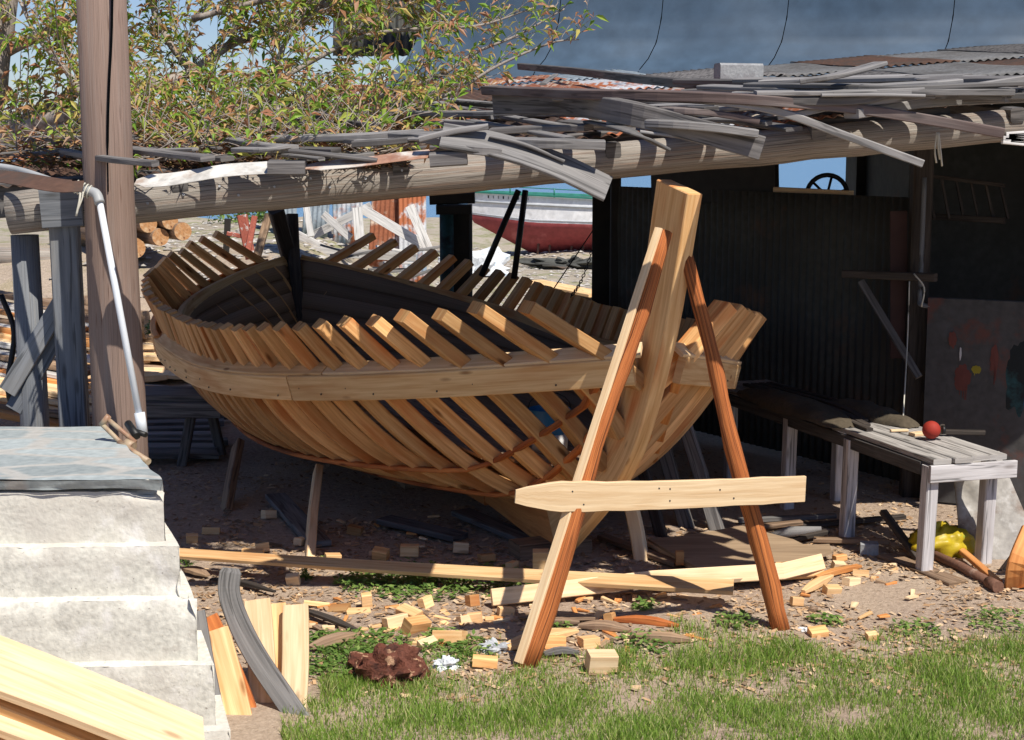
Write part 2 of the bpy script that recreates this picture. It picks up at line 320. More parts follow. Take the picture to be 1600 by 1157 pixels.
sd = bpy.data.lights.new('sun', 'SUN'); sd.energy = 4.7; sd.angle = math.radians(.5); sd.color = (1, .93, .82)
so = bpy.data.objects.new('sun', sd); col.objects.link(so); so.rotation_euler = to_sun.to_track_quat('Z', 'Y').to_euler()
cd = bpy.data.cameras.new('camera'); cam = bpy.data.objects.new('camera', cd); col.objects.link(cam); sc.camera = cam
cd.sensor_width = 36; cd.lens = 36 * F / 1600; cd.clip_end = 5000; cam.location = (0, 0, H); cam.rotation_euler = (math.pi / 2 - TH, 0, 0)
vs = sc.view_settings; vs.view_transform = 'Standard'; vs.look = 'None'; vs.gamma = 1; vs.exposure = .35

# ------------------------------------------------------------------ ground, sea
def sstep(a, b, x):
    t = min(1, max(0, (x - a) / (b - a))); return t * t * (3 - 2 * t)
def gz(x, y):
    z = .03 * noise.noise(V((x * .9, y * .9, 0))) + .012 * noise.noise(V((x * 5, y * 5, 3)))
    z += 1.25 * sstep(15.5, 21, y + .35 * (x + 4)) * sstep(-1.0, -3.4, x) * sstep(40, 27, y)      # the bank on the left
    z += .25 * noise.noise(V((x * .35, y * .35, 9))) * sstep(18, 26, y)
    z -= 4.2 * sstep(58, 66, y)
    return z
def axis(lo, hi, fine_lo, fine_hi, fine, coarse):
    a = []; x = lo
    while x < hi:
        a.append(x); x += fine if fine_lo <= x <= fine_hi else coarse
    a.append(hi); return a
gx = axis(-70, 70, -6, 6, .09, 1.6); gy = axis(-8, 70, 5, 15, .09, .8)
g = MB()
for y in gy:
    for x in gx: g.v.append(V((x, y, gz(x, y))))
nx = len(gx)
for j in range(len(gy) - 1):
    for i in range(nx - 1):
        a = j * nx + i; g.face((a, a + 1, a + nx + 1, a + nx), [(0, 0)] * 4, True)
tag(g.build('ground', 'ground', origin=(0, 0, 0)), kind='structure')
def sea_mat():
    m, nt, b, n, l = nm('sea_water')
    b.inputs['Base Color'].default_value = (.10, .22, .36, 1); b.inputs['Roughness'].default_value = .25
    tc = n('ShaderNodeTexCoord'); no = n('ShaderNodeTexNoise'); no.inputs['Scale'].default_value = 1.5; no.inputs['Detail'].default_value = 6; l(tc.outputs['Object'], no.inputs[0])
    bp = n('ShaderNodeBump'); bp.inputs['Strength'].default_value = .5; bp.inputs['Distance'].default_value = .3; l(no.outputs[0], bp.inputs['Height']); l(bp.outputs[0], b.inputs['Normal'])
    return m
M['sea'] = sea_mat(); M['nailhead'] = plain('nail_head', (.06, .05, .045), .6, bump=0)
s = MB(); s.poly([(-3500, 50, -3.2), (3500, 50, -3.2), (3500, 4500, -3.2), (-3500, 4500, -3.2)]); tag(s.build('sea', 'sea', origin=(0, 0, 0)), kind='structure')

# ------------------------------------------------------------------ the boat under construction
X0, Y0, X1, Y1 = .803, 8.648, -2.424, 16.327
BB, PP, QQ, Z0, ZM, Z1, O0, O1, HH, TM = 1.945, 2.994, 1.014, 1.531, 1.037, 1.535, .105, .448, .293, .517
LL = math.hypot(X1 - X0, Y1 - Y0); UX = V(((X1 - X0) / LL, (Y1 - Y0) / LL, 0)); NX = V((-UX.y, UX.x, 0))     # NX = the boat's side towards the left of the photo
HEEL = .035
def bpt(t, off, z):
    o = off * math.cos(HEEL) - z * math.sin(HEEL); zz = off * math.sin(HEEL) + z * math.cos(HEEL)
    p = V((X0, Y0, 0)) + UX * (LL * t) + NX * o; p.z = zz; return p
def sp(t): return (TM - t) / TM if t < TM else (t - TM) / (1 - TM)
def hb(t): return max(.0, BB * (1 - min(1, sp(t)) ** PP) - .085 * min(1, 8 * min(t, 1 - t)))
def zs(t): return ZM + ((Z0 if t < TM else Z1) - ZM) * sp(t) ** 2
NEAR = [(-.012, 2.48), (0, 1.53), (.018, 1.2), (.045, .82), (.085, .45), (.135, .15), (.16, .10)]
FAR = [(1.012, 1.95), (1.0, 1.53), (.985, 1.2), (.965, .8), (.935, .45), (.90, .2), (.87, .12)]
def interp(tab, x):
    tab = sorted(tab)
    if x <= tab[0][0]: return tab[0][1]
    for (a, b), (c, d) in zip(tab, tab[1:]):
        if x <= c: return b + (d - b) * (x - a) / (c - a)
    return tab[-1][1]
def zk(t):                               # height of the rabbet where ribs land
    if t < .17: return interp([(0, 1.8), (.02, 1.42), (.04, 1.1), (.07, .80), (.11, .56), (.17, .40)], t)
    if t > .87: return interp([(.87, .38), (.92, .55), (.96, .95), (1.0, 1.5)], t)
    return .40 - .12 * math.sin((t - .15) / .72 * math.pi)
def section(t, side, n=14, inset=0.0):
    b, z, s = hb(t), zs(t), sp(t)
    o = O0 + O1 * s * s; h = HH
    if side < 0 and t < .45: o *= .5 + .5 * t / .45
    k = zk(t); b = max(b, .05)
    lam = max(.05, (z - (k + .04 + .2 * s)) / h); lam = min(lam, (b * .62) / max(o, .01))
    c = (b - o * lam, z - h * lam)
    pts = []
    for i in range(n + 1):
        u = i / n; fu = max(0, 1 - s ** 2.2) * .62; w1 = (c[0] * (.55 + .42 * fu), k + (c[1] - k) * (.6 - .75 * fu) - .05 * fu); w2 = (c[0] + (b - c[0]) * (.33 - .3 * fu) + .0, c[1] + (z - c[1]) * (.33 - .3 * fu))
        e0, e1, e2, e3 = (1 - u) ** 3, 3 * u * (1 - u) ** 2, 3 * u * u * (1 - u), u ** 3
        pts.append((.045 * e0 + w1[0] * e1 + w2[0] * e2 + b * e3, k * e0 + w1[1] * e1 + w2[1] * e2 + z * e3))
    pts = [((1 - 0) * a - inset, zz) for a, zz in pts]
    ex = 1 + .10 * noise.noise(V((t * 90, side * 5, 0)))
    pts.append((b + o * ex - inset, z + h * ex)); return pts
boat = empty('wooden_boat_hull', bpt(.5, 0, 0), 'half-built double-ended wooden boat with bare pine ribs, propped up under the shed roof', 'boat')
ts = []; t = .026
while t < .985: ts.append(t); t += .0262 - .003 * math.sin(min(1, t / .3) * math.pi / 2) if t < .5 else .0245
for side in (1, -1):
    for t in ts:
        if hb(t) < .06: continue
        pts = section(t, side); jt = ru(-.0025, .0025)
        path = [bpt(t + jt * (i / len(pts)), side * a, z) for i, (a, z) in enumerate(pts)]
        m = MB(); sd_, md = ru(.145, .168) + .028 * max(0, 1 - t * 3), ru(.07, .085)
        m.plank(path, md, sd_, up=UX, bev=.006, scale=[1.25 - .3 * i / len(path) for i in range(len(path))])
        m.build('rib', 'rib', boat)
# keel, near post, far post
m = MB(); kp = [bpt(t, 0, .24) for t in [x / 20 * .58 + .30 for x in range(21)]]
m.plank(kp, .10, .30, bev=.008); m.build('keel', 'orange', boat)
def sidestrip(outer, inner, th, name, mat):       # a curved timber cut from a slab: outer and inner edge in (t, z)
    m = MB(); A = bez([V((t, 0, z)) for t, z in outer], 5); B = bez([V((t, 0, z)) for t, z in inner], 5); n = len(A); L = 0; u0 = ru(0, 9)
    for i in range(n):
        for q in (A[i], B[i]):
            for o in (-th / 2, th / 2): m.v.append(bpt(q.x, o, q.z))
    for i in range(n - 1):
        l = ((A[i + 1].x - A[i].x) * LL) ** 2 + (A[i + 1].z - A[i].z) ** 2; l = l ** .5; a, c = i * 4, i * 4 + 4; wd = .35
        for (p, q, v0, v1) in ((0, 1, 0, th), (2, 0, wd + .1, .1), (1, 3, .6, .6 + wd), (3, 2, 1.1, 1.1 + th)):
            m.face((a + p, a + q, c + q, c + p), [(u0 + L, v0), (u0 + L, v1), (u0 + L + l, v1), (u0 + L + l, v0)])
        L += l
    m.face((1, 0, 2, 3), [(u0, 0), (u0 + .1, 0), (u0 + .1, .3), (u0, .3)]); b = (n - 1) * 4; m.face((b, b + 1, b + 3, b + 2), [(0, 0), (.1, 0), (.1, .3), (0, .3)])
    o = m.build(name, mat, boat); bv = o.modifiers.new('b', 'BEVEL'); bv.width = .006; bv.segments = 1; bv.limit_method = 'ANGLE'; return o
sidestrip([(-.036, 2.43), (-.013, 1.66), (.0166, 1.06), (.0415, .75), (.080, .445), (.144, .03)], [(.008, 2.50), (.028, 1.70), (.055, 1.16), (.080, .88), (.118, .62), (.175, .38)], .095, 'stem_post', 'pinered')
sidestrip([(.146, .015), (.20, .05), (.28, .10), (.36, .15)], [(.085, .84), (.14, .60), (.24, .46), (.36, .40)], .082, 'deadwood', 'orange')
m = MB(); path = bez([bpt(t - .015, 0, z) for t, z in FAR[::-1]], 5); m.plank(path, .26, .12, up=NX); m.build('stem_post', 'darkwood', boat)
# rail planks (outside), clamps (inside)
def rail(side, t0, t1, out, dz, wd, th, name, mat, n=60):
    m = MB(); path = []; ups = []
    for i in range(n + 1):
        t = t0 + (t1 - t0) * i / n; pts = section(t, side); (a0, z0_), (a1, z1_) = pts[-3], pts[-1]
        dv = (bpt(t, side * a1, z1_) - bpt(t, side * a0, z0_)).normalized()
        path.append(bpt(t, side * (hb(t) + out), zs(t) + dz)); ups.append(dv if name != 'x' else V((0, 0, 1)))
    m.plank(path, th, wd, ups=[(u + V((0, 0, 1.6))).normalized() for u in ups], bev=.006)
    if name == 'rail_plank':
        for i in range(2, n - 1, 4):
            for sgn in (R_.choice((-1, -.2, .6)),):
                p = path[i] + NX * side * (th / 2 + .001) + V((0, 0, sgn * wd * .27)); outn = (path[i] - bpt(t0 + (t1 - t0) * i / n, 0, path[i].z)).normalized(); p = path[i] + outn * (th / 2 - .004) + V((0, 0, sgn * wd * .27 + ru(-.01, .01)))
                m.tube([p, p + outn * .007], .006, 7, mi=1, capmi=1)
    return m.build(name, [mat, 'nailhead'], boat)
rail(1, .006, .235, .085, -.105, .17, .05, 'rail_plank', 'pine', 40)
rail(1, .2365, .62, .085, -.105, .165, .05, 'rail_plank', 'pine')
rail(1, .6215, .985, .085, -.09, .17, .055, 'rail_plank', 'rib')
rail(-1, .006, .19, .085, -.105, .165, .05, 'rail_plank', 'pine', 40)
def railcap(side, t0, t1, mat, n=50):
    m = MB(); path = []; ups = []
    for i in range(n + 1):
        t = t0 + (t1 - t0) * i / n; path.append(bpt(t, side * (hb(t) + .070), zs(t) + .012)); ups.append((V((0, 0, 1)) + NX * .8 * min(1, t * 9) - UX * .8 * max(0, 1 - t * 6)).normalized() if side > 0 else (V((0, 0, 1)) - UX * .9).normalized())
    m.plank(path, .115, .028, ups=ups, bev=.005); m.build('rail_cap', mat, boat)
railcap(1, .004, .20, 'palewood'); railcap(1, .2015, .6, 'pine'); railcap(-1, .004, .185, 'palewood')
rail(1, .02, .98, -.13, -.02, .12, .06, 'clamp', 'pine')
rail(-1, .02, .98, -.13, -.02, .14, .06, 'clamp', 'rib')
# ribbands bent along the outside of the ribs
def ribband(side, t0, t1, u0, u1, mat, r=.03):
    m = MB(); path = []
    for i in range(41):
        q = i / 40; t = t0 + (t1 - t0) * q; pts = section(t, side); uu = (u0 + (u1 - u0) * q) * (len(pts) - 2); k = int(uu); fr = uu - k
        a = pts[k][0] * (1 - fr) + pts[k + 1][0] * fr; z = pts[k][1] * (1 - fr) + pts[k + 1][1] * fr
        nrm = V((pts[k + 1][1] - pts[k][1], -(pts[k + 1][0] - pts[k][0]))).normalized()
        path.append(bpt(t, side * (a + nrm.x * .065), z + nrm.y * .065))
    m.plank(path, r * 2, r, up=V((0, 0, 1)), bev=.006); m.build('ribband', mat, boat)
ribband(1, .03, .95, .50, .50, 'bark'); ribband(1, .05, .92, .24, .26, 'bark')
ribband(-1, .03, .9, .50, .48, 'orange'); ribband(-1, .06, .9, .25, .25, 'orange')
# ceiling planks inside the far half
for side in (1, -1):
    for k_ in range(8):
        m = MB(); fa, fb = k_ * .125 - .02, k_ * .125 + .115
        def fn(q, r_, side=side, fa=fa, fb=fb, alt=(k_ % 2) * .014):
            t = .34 + .645 * q; pts = section(t, side); f = fa + (fb - fa) * r_; z = .30 + f * (zs(t) - .02 - .30)
            if z <= pts[0][1]: return bpt(t, 0.0 * side, z)
            k = 0
            while k < len(pts) - 3 and pts[k + 1][1] < z: k += 1
            fr = min(1, (z - pts[k][1]) / max(1e-4, pts[k + 1][1] - pts[k][1])); nr = V((pts[k + 1][1] - pts[k][1], -(pts[k + 1][0] - pts[k][0]))).normalized() * (.105 + alt)
            return bpt(t, side * max(0, pts[k][0] * (1 - fr) + pts[k + 1][0] * fr - nr.x), z - nr.y * .6)
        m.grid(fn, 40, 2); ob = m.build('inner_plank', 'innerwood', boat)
        so_ = ob.modifiers.new('thickness', 'SOLIDIFY'); so_.thickness = .018
m = MB()
for q in range(5):                       # floor boards laid over the floors
    o = (q - 2) * .17; m.plank([bpt(.12 + .02 * q, o, .62), bpt(.55, o, .60)], .15, .022)
m.build('floor_board', 'brownold', boat)

# the A-frame: two bark poles and a cross board in front of the near post
topL, footL = P(1040, 362, 8.34), G(822, 1047, -.02)
topR, footR = P(1072, 400, 8.52), G(1222, 990, -.02)
def pole(a, b, r0, r1, label, seed):
    m = MB(); n = 16; path = []
    for i in range(n + 1):
        q = i / n; p = a.lerp(b, q); path.append(p + V((noise.noise(V((q * 3, seed, 0))) * .025, 0, noise.noise(V((q * 3, seed, 5))) * .01)))
    r0 *= 1.05; r1 *= 1.02
    m.tube(path, r0, 9, radii=[(r0 + (r1 - r0) * i / n) * (1 + .12 * noise.noise(V((i * .9, seed, 2)))) for i in range(n + 1)], jit=.10, capmi=1)
    return one('shoring_pole', m, ['bark', 'palewood'], label, 'pole', 'bark-edged poles of the A-frame')
pole(topL, footL, .036, .055, 'reddish bark-edged pole leaning from the tall post down to the grass, longer and lit one', 1)
pole(topR, footR, .036, .055, 'dark red bark pole slanting down right of the tall post, under the board end', 4)
m = MB(); d = (topL - footL).normalized()    # the sawn grey face of the left pole
side = V((-.75, -.45, 0)).normalized() * .046
m.plank([topL + side + V((0, 0, .02)), footL + side * 1.35 + d * .05], .055, .022, up=V((-.6, -.8, .2)), scale=[.8, 1]); one('sawn_batten', m, 'palewood', 'pale sawn batten nailed along the left A-frame pole', 'batten')
ptL = footL + (topL - footL) * ((1.0 - footL.z) / (topL.z - footL.z)); ptR = footR + (topR - footR) * ((1.0 - footR.z) / (topR.z - footR.z))
a, b = P(805, 776, ptL.y - .20), P(1257, 764, ptR.y - .09)
m = MB(); path = bez([a, a.lerp(b, .3) + V((0, 0, -.012)), a.lerp(b, .6) + V((0, 0, -.012)), b], 8); n = len(path)
prof = [min(1, .42 + 4.5 * i / n) * (1 - .12 * i / n) * (1 + .09 * noise.noise(V((i * .55, 0, 0)))) for i in range(n)]
m.plank(path, .165, .03, up=V((-.2, 1, 0)), scale=prof, bev=.003)
for q_, dz_ in ((.23, .03), (.26, -.04), (.79, .02), (.81, -.03), (.58, .04), (.62, .035), (.60, -.03)):
    p = path[int(q_ * (n - 1))] + V((0, -.013, dz_)); m.tube([p, p + V((0, -.004, 0))], .005, 7, mi=1, capmi=1)
one('cross_board', m, ['palewood', 'nailhead'], 'pale waney-edged board nailed level across both A-frame poles', 'board')

# shoring props under the hull
def prop(p0, p1, w_, t_, mat, label, grp='props under the hull'):
    m = MB(); m.plank([p0, p0.lerp(p1, .5) + V((ru(-.01, .01), 0, 0)), p1], w_, t_, up=V((.3, 1, .1))); one('shoring_prop', m, mat, label, 'prop', grp)
prop(P(497, 735, 11.2), G(483, 885, -.03), .10, .06, 'palewood', 'pale square prop under the middle of the near bilge')
prop(P(372, 695, 12.1), G(352, 805, -.03), .12, .06, 'brownold', 'brown shaded prop under the hull, between the two pale trestle legs and pale prop')
prop(P(985, 785, 9.9), G(1003, 880, -.03), .09, .07, 'palewood', 'pale prop standing under the hull right of the tall post foot')
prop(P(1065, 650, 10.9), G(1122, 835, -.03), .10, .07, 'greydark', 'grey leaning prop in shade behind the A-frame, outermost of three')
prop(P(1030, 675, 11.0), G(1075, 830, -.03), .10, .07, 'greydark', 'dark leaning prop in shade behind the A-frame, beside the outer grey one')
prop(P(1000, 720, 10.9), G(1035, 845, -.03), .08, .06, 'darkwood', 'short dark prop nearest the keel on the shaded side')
for i, (t, l_) in enumerate(((.17, 'squared timber block under the near end of the keel'), (.45, 'squared timber block under the middle of the keel'), (.78, 'squared timber block under the far end of the keel'))):
    m = MB(); c = bpt(t, 0, 0); m.plank([c - NX * .26 + V((0, 0, .035)), c + NX * .26 + V((0, 0, .035))], .2, .13); one('keel_block', m, 'brownold', l_, 'block', 'keel blocks')

# bucket and lamp-stand bits inside the hull
def bucket(c, r, h):
    e = empty('bucket', c, 'blue and white plastic bucket inside the boat behind the ribs', 'bucket')
    m = MB(); m.tube([c, c + V((0, 0, h * .45))], r, 18, radii=[r * .86, r * .94]); m.build('base', 'whiteplastic', e)
    m = MB(); n = 18
    def fn(u, v, c=c): a = u * 2 * math.pi; rr = r * (.94 + .10 * v); return c + V((math.cos(a) * rr, math.sin(a) * rr, h * (.45 + .55 * v)))
    m.grid(fn, 18, 3); m.build('body', 'blueplastic', e)
    m = MB(); m.tube([c + V((math.cos(a / 8 * math.pi) * r * 1.04, 0, h + math.sin(a / 8 * math.pi) * r * .8)) for a in range(9)], .004, 6); m.build('handle', 'black', e)
bucket(bpt(.21, -.12, .62), .14, .30)


# ------------------------------------------------------------------ log beam, posts
LA, LB = P(14, 334, 8.7), P(1700, 186, 9.6)
LD = (LB - LA).normalized()
def logpt(px):                           # the point of the log's axis above/below a pixel column
    q = (px - 14) / (1700 - 14); d = 1 / ((1 - q) / 8.7 + q / 9.6); k = (d - 8.7) / (9.6 - 8.7); return LA.lerp(LB, k)
m = MB(); n = 40
path = [LA.lerp(LB, i / n) + V((0, 0, .012 * noise.noise(V((i * .35, 1, 0))))) for i in range(n + 1)]
m.tube(path, .119, 24, radii=[.119 + .006 * noise.noise(V((i * .6, 5, 0))) - .022 * i / n for i in range(n + 1)], capmi=1)
one('log_beam', m, ['log', 'greydark'], 'long round weathered log carrying the front edge of the board roof', 'log beam')
m = MB(); c = P(172, 300, 8.3); m.tube([V((c.x + .01, c.y, -.1)), V((c.x + .005, c.y, 1.2)), V((c.x - .005, c.y, 2.4)), V((c.x - .01, c.y, 4.6))], .145, 22, radii=[.155, .146, .133, .127])
tall = m.build('tall_post', 'post'); cr = MB(); cr.tube(bez([P(176, -40, 8.17), P(174, 60, 8.17), P(170, 140, 8.165), P(168, 220, 8.165), P(169, 300, 8.165)], 5), .006, 5, radii=[.009, .009] + [.007] * 14 + [.004] * 5); ck = cr.build('crack', 'blackseam', tall); tag(tall, 'tall round brown timber post rising through the top of the picture', 'post')
m = MB(); c = P(40, 400, 8.82); m.tube([V((c.x + .02, c.y, -.1)), V((c.x, c.y, 2.18))], .082, 14, radii=[.088, .078]); one('support_post', m, 'bluegrey', 'round grey post under the left end of the log', 'post')
m = MB(); c = P(106, 400, 8.62); m.plank([V((c.x + .01, c.y, -.1)), V((c.x - .01, c.y, 2.1)), V((c.x - .015, c.y - .0, 2.42))], .16, .08, up=V((0, -1, 0))); one('support_post', m, 'bluegrey', 'flat cracked grey post beside the tall brown post', 'post')
m = MB(); m.plank([P(95, 475, 8.75), P(12, 612, 8.73)], .105, .035, up=V((0, -1, 0))); one('brace_board', m, 'bluegrey', 'grey diagonal brace between the two left posts, upper of the two', 'board')
m = MB(); m.plank([P(100, 505, 8.79), P(22, 640, 8.77)], .10, .035, up=V((0, -1, 0))); one('brace_board', m, 'bluegrey', 'grey diagonal brace between the two left posts, lower of the two', 'board')
m = MB(); m.plank([P(64, 326, 8.55), P(128, 322, 8.55)], .22, .03, up=V((0, -1, 0))); one('gusset_board', m, 'bluegrey', 'short grey board nailed over the log above the flat post', 'board')
# water pipe
pipe = empty('water_pipe', P(222, 672, 7.97), 'thin plastic water pipe, grey over the roof then white down the tall post', 'pipe')
m = MB(); m.tube(bez([P(-60, 255, 8.87), P(20, 264, 8.57), P(85, 284, 8.27), P(140, 300, 8.07)], 6), .019, 12); m.build('upper_pipe', 'pvcdirty', pipe)
m = MB(); m.tube(bez([P(134, 298, 8.08), P(150, 303, 8.04), P(156, 318, 8.01)], 5), .026, 12); m.build('elbow', 'pvcdirty', pipe)
m = MB(); m.tube([P(155, 312, 8.02), P(186, 480, 7.97), P(220, 662, 7.92)], .018, 12); m.build('lower_pipe', 'pvc', pipe)
m = MB(); m.tube([P(218, 645, 7.92), P(223, 678, 7.91)], .028, 12); m.build('coupling', 'pvc', pipe)
m = MB()
for k_ in range(5):
    c0 = P(120 + k_ * 5, 292 + k_ * 2, 8.07); m.tube([c0 + V((math.cos(a) * .012, -.005 + math.sin(a) * .03, math.cos(a) * .032)) for a in [x * math.pi / 5 for x in range(11)]], .004, 5)
m.tube(bez([P(126, 298, 8.03), P(124, 315, 8.02), P(119, 338, 8.02)], 4), .006, 6); m.tube(bez([P(130, 300, 8.03), P(128, 312, 8.02), P(121, 330, 8.02)], 4), .004, 6)
one('cord', m, 'cord', 'white cord knotted round the grey pipe at its elbow', 'cord')
m = MB(); c = logpt(1455) + V((0, -.15, -.03))
for dx, L_ in ((0, .15), (.02, .13), (.035, .17)):
    m.tube(bez([c + V((dx * .3, 0, .03)), c + V((dx - .01, -.01, -L_ * .5)), c + V((dx + .005, 0, -L_))], 4), .006, 6)
one('cord', m, 'cord', 'frayed white cord dangling from the log near its right end', 'cord')
# tap fitting on the corner of the wall
tap = empty('pipe_fitting', P(190, 690, 7.6), 'dirty cream plastic fitting with grey spout above the corner of the slate cap', 'fitting')
m = MB(); m.tube([P(168, 655, 7.55), P(212, 692, 7.5)], .012, 10); m.tube([P(160, 664, 7.55), P(200, 703, 7.5)], .012, 10); m.tube([P(158, 665, 7.55), P(170, 650, 7.55)], .015, 10); m.build('frame', 'brass', tap)
m = MB(); m.tube([P(196, 694, 7.5), P(208, 700, 7.48)], .03, 12); m.tube([P(186, 693, 7.5), P(232, 722, 7.35)], .017, 12); m.build('spout', 'brass', tap)
m = MB(); m.tube([P(200, 662, 7.7), P(214, 682, 7.6)], .02, 10); m.tube([P(205, 672, 7.65), P(228, 680, 7.6)], .014, 10); m.build('valve', 'black', tap)

for k in range(9):
    c = logpt(240 + k * 47 + (k % 3) * 9); m = MB(); a = c + V((0, -.112, .02 + .03 * ((k * 7) % 3 - 1))); m.tube([a, a + V((0, -.014, .002))], .007, 7); one('nail', m, 'hullgrey', 'bent nail head in the front of the log', 'nail', 'nail heads in the log')
# ------------------------------------------------------------------ roof
EA, EB, BK = logpt(14) + V((0, .0, .20)), logpt(1600) + V((0, 0, .20)), P(1000, 118, 15.2)
RN = (EB - EA).cross(BK - EA).normalized()
if RN.z < 0: RN = -RN
def RP(px, py, off=0.0, dmin=7.75, dmax=16):
    o = V((0, 0, H)); r = ray(px, py); den = r.dot(RN)
    k = ((EA + RN * off) - o).dot(RN) / den if abs(den) > 1e-5 else 99
    d = k * r.y
    if k <= 0 or d > dmax: d = dmax
    if d < dmin: d = dmin
    return P(px, py, d)
RDN = (BK - EA); RDN = (RDN - (EB - EA).normalized() * RDN.dot((EB - EA).normalized())).normalized()   # up the slope
RX = (EB - EA).normalized()
def roofpt(a, s, off=0): return EA + RX * a + RDN * s + RN * off
def corr(name, p, ux, uy, un, wid, ln, mat, label, cat='iron sheet', group=None, pitch=.076, amp=.009, bend=0, parent=None):
    m = MB(); nu = max(8, int(wid / pitch * 8)); nv = 6
    def fn(u, v):
        x = u * wid; return V(p) + ux * x + uy * (v * ln) + un * (amp * math.sin(x / pitch * 2 * math.pi) + .012 * noise.noise(V((x * 1.5, v * 3, p[0]))) + bend * v * v)
    m.grid(fn, nu, nv)
    ob = m.build(name, mat); so_ = ob.modifiers.new('thickness', 'SOLIDIFY'); so_.thickness = .0025
    return tag(ob, label, cat, group)
a = -.45; k_ = 0
SL = 5.35
while a < 10.5:  # sheets run on past the right edge of the view to keep the shed dark
    wd = .84; low = k_ % 2
    for row in range(4 if .9 < a < 4.4 else 3):  # fourth row added to shade the far end of the hull
        if row > 1 and a < .3: continue  # left rear kept open so sun reaches the slabs beyond
        s0 = -.02 + row * 1.98 + ru(-.05, .05); 
        mt = ['darkrust' if a < 3 else 'rust', 'darkrust' if a < 3 else 'tinblue', 'rustmix' if a > 3 else 'darkrust', 'rust'][(k_ * 2 + row * 3) % 4] if k_ < 7 else ['oldtin', 'greydark', 'oldtin', 'darkrust'][(k_ + row) % 4]
        corr('roof_sheet', roofpt(a, s0, -.055 + .011 * (k_ % 2) + .022 * row), RX, RDN, RN, wd, 2.12 if row < 3 else 1.3, mt,
             'rusty corrugated iron sheet lying under the loose boards of the shed roof', group='corrugated sheets of the shed roof')
    a += .78; k_ += 1
for i in range(9):
    a = -.3 + i * 1.25; m = MB(); m.plank([roofpt(a, -.12, -.13), roofpt(a, 6.0 if a > .3 else 4.1, -.13)], .09, .09, up=RN)
    one('rafter', m, 'greydark', 'dark rafter under the iron sheets of the shed roof', 'rafter', 'rafters of the shed roof')
m = MB(); m.plank([roofpt(-.6, .10, -.13), roofpt(5.6, .10, -.13)], .07, .20, up=RN); one('gap_board', m, 'greydark', 'dark board added behind the log to close a bright gap under the roof', 'board')  # added to darken the see-through gap between sheets and log
# flashing strips along the log at left
def strip(pts, w_, mat, label):
    m = MB(); m.plank(bez(pts, 6), w_ * 1.25, .004, up=(RN + V((0, -.32, 0))).normalized(), bev=.001, scale=[.35 + .65 * math.sin(math.pi * min(1, i / (len(pts) * 3.0))) ** .6 if i < 2 else 1 for i in range(6 * (len(pts) - 1) + 1)]); one('iron_strip', m, mat, label, 'iron sheet')
strip([RP(212, 284, .03), RP(270, 280, .05), RP(350, 267, .06), RP(420, 262, .03)], .13, 'paletin', 'curling whitish tin edge on the log just right of the tall post')
strip([RP(470, 262, .03), RP(560, 254, .06), RP(620, 246, .05), RP(675, 240, .04)], .09, 'palerust', 'curling rusty tin edge on the log between the two blocks')
strip([RP(-40, 272, .06), RP(20, 278, .05), RP(90, 290, .05), RP(130, 292, .02)], .12, 'darkrust', 'torn rusty tin sheet edge left of the tall post')
m = MB(); m.plank([RP(420, 262, .045), RP(478, 262, .045)], .10, .07, up=RN); one('wood_block', m, 'greydark', 'dark wooden block on the log under the tin edges', 'block')
m = MB(); m.plank([RP(672, 250, .02), RP(730, 246, .02)], .12, .07, up=RN); one('wood_block', m, 'greydark', 'dark wooden block on the log below the thick board end', 'block')

def board(pts, w_, t_, mat, label=None, off=.05, grp=None, up=None, name='roof_board', cap=None):
    m = MB(); path = bez([RP(x, y, off + (pp[0] if pp else 0)) for x, y, *pp in pts], 6); w_ *= .85; t_ *= .8
    m.plank(path, w_, t_, up=up or RN, bev=.005)
    one(name, m, mat, label or 'weathered grey board lying loose among the others on the shed roof', 'board', grp or (None if label else 'loose boards on the shed roof'))
EUP = V((0, 0, 1))
board([(625, 212), (690, 217), (740, 232), (782, 238)], .17, .055, 'grey', 'thick curved grey board, blunt end over the log, left of the broad sagging one', .10)
board([(690, 212, .03), (770, 226, .03), (860, 254, .04), (950, 296, .05)], .23, .028, 'grey', 'broad flat grey board sagging past the log above the white boat', .12, up=V((.15, -.75, 1)))
board([(775, 162), (880, 163), (960, 172), (1060, 196), (1190, 232)], .06, .15, 'greydark', 'deep dark beam with a square pale end, hanging over the middle of the log', .18)
board([(868, 152), (1000, 153), (1120, 158), (1220, 176), (1320, 212), (1441, 256)], .06, .05, 'grey', 'long curved batten dropping past the log towards the dark doorway', .22)
board([(760, 141), (900, 147), (1100, 152), (1300, 166), (1430, 184), (1566, 208)], .08, .065, 'redgrey', 'long reddish grey plank on edge ending at the right end of the log', .26)
board([(925, 166), (1040, 172), (1120, 178), (1186, 190)], .05, .04, 'redgrey', 'short thin reddish lath in the middle of the roof', .17)
board([(965, 188), (1060, 193), (1180, 208)], .20, .05, 'grey', 'short broad board tucked behind the deep dark beam', .12)
board([(920, 190), (980, 204), (1045, 234)], .08, .02, 'grey', 'short narrow board tipping down over the log left of the deep beam', .10)
board([(1000, 206), (1094, 219)], .03, .02, 'grey', 'thin lath over the log beside the deep dark beam', .10)
board([(800, 223), (870, 225), (945, 227)], .09, .06, 'grey', 'short thick board with pale split end lying along the log', .06)
board([(765, 213), (820, 226), (882, 252)], .045, .02, 'grey', 'thin pale lath beside the broad sagging board', .12)
board([(655, 218), (710, 205), (763, 198)], .07, .035, 'grey', 'short board tilted up to the right near the leaf tips', .16)
board([(812, 104), (900, 112), (1000, 124), (1110, 133), (1260, 136)], .06, .08, 'greydark', 'long dark batten along the back of the roof by the blue metal', .12)
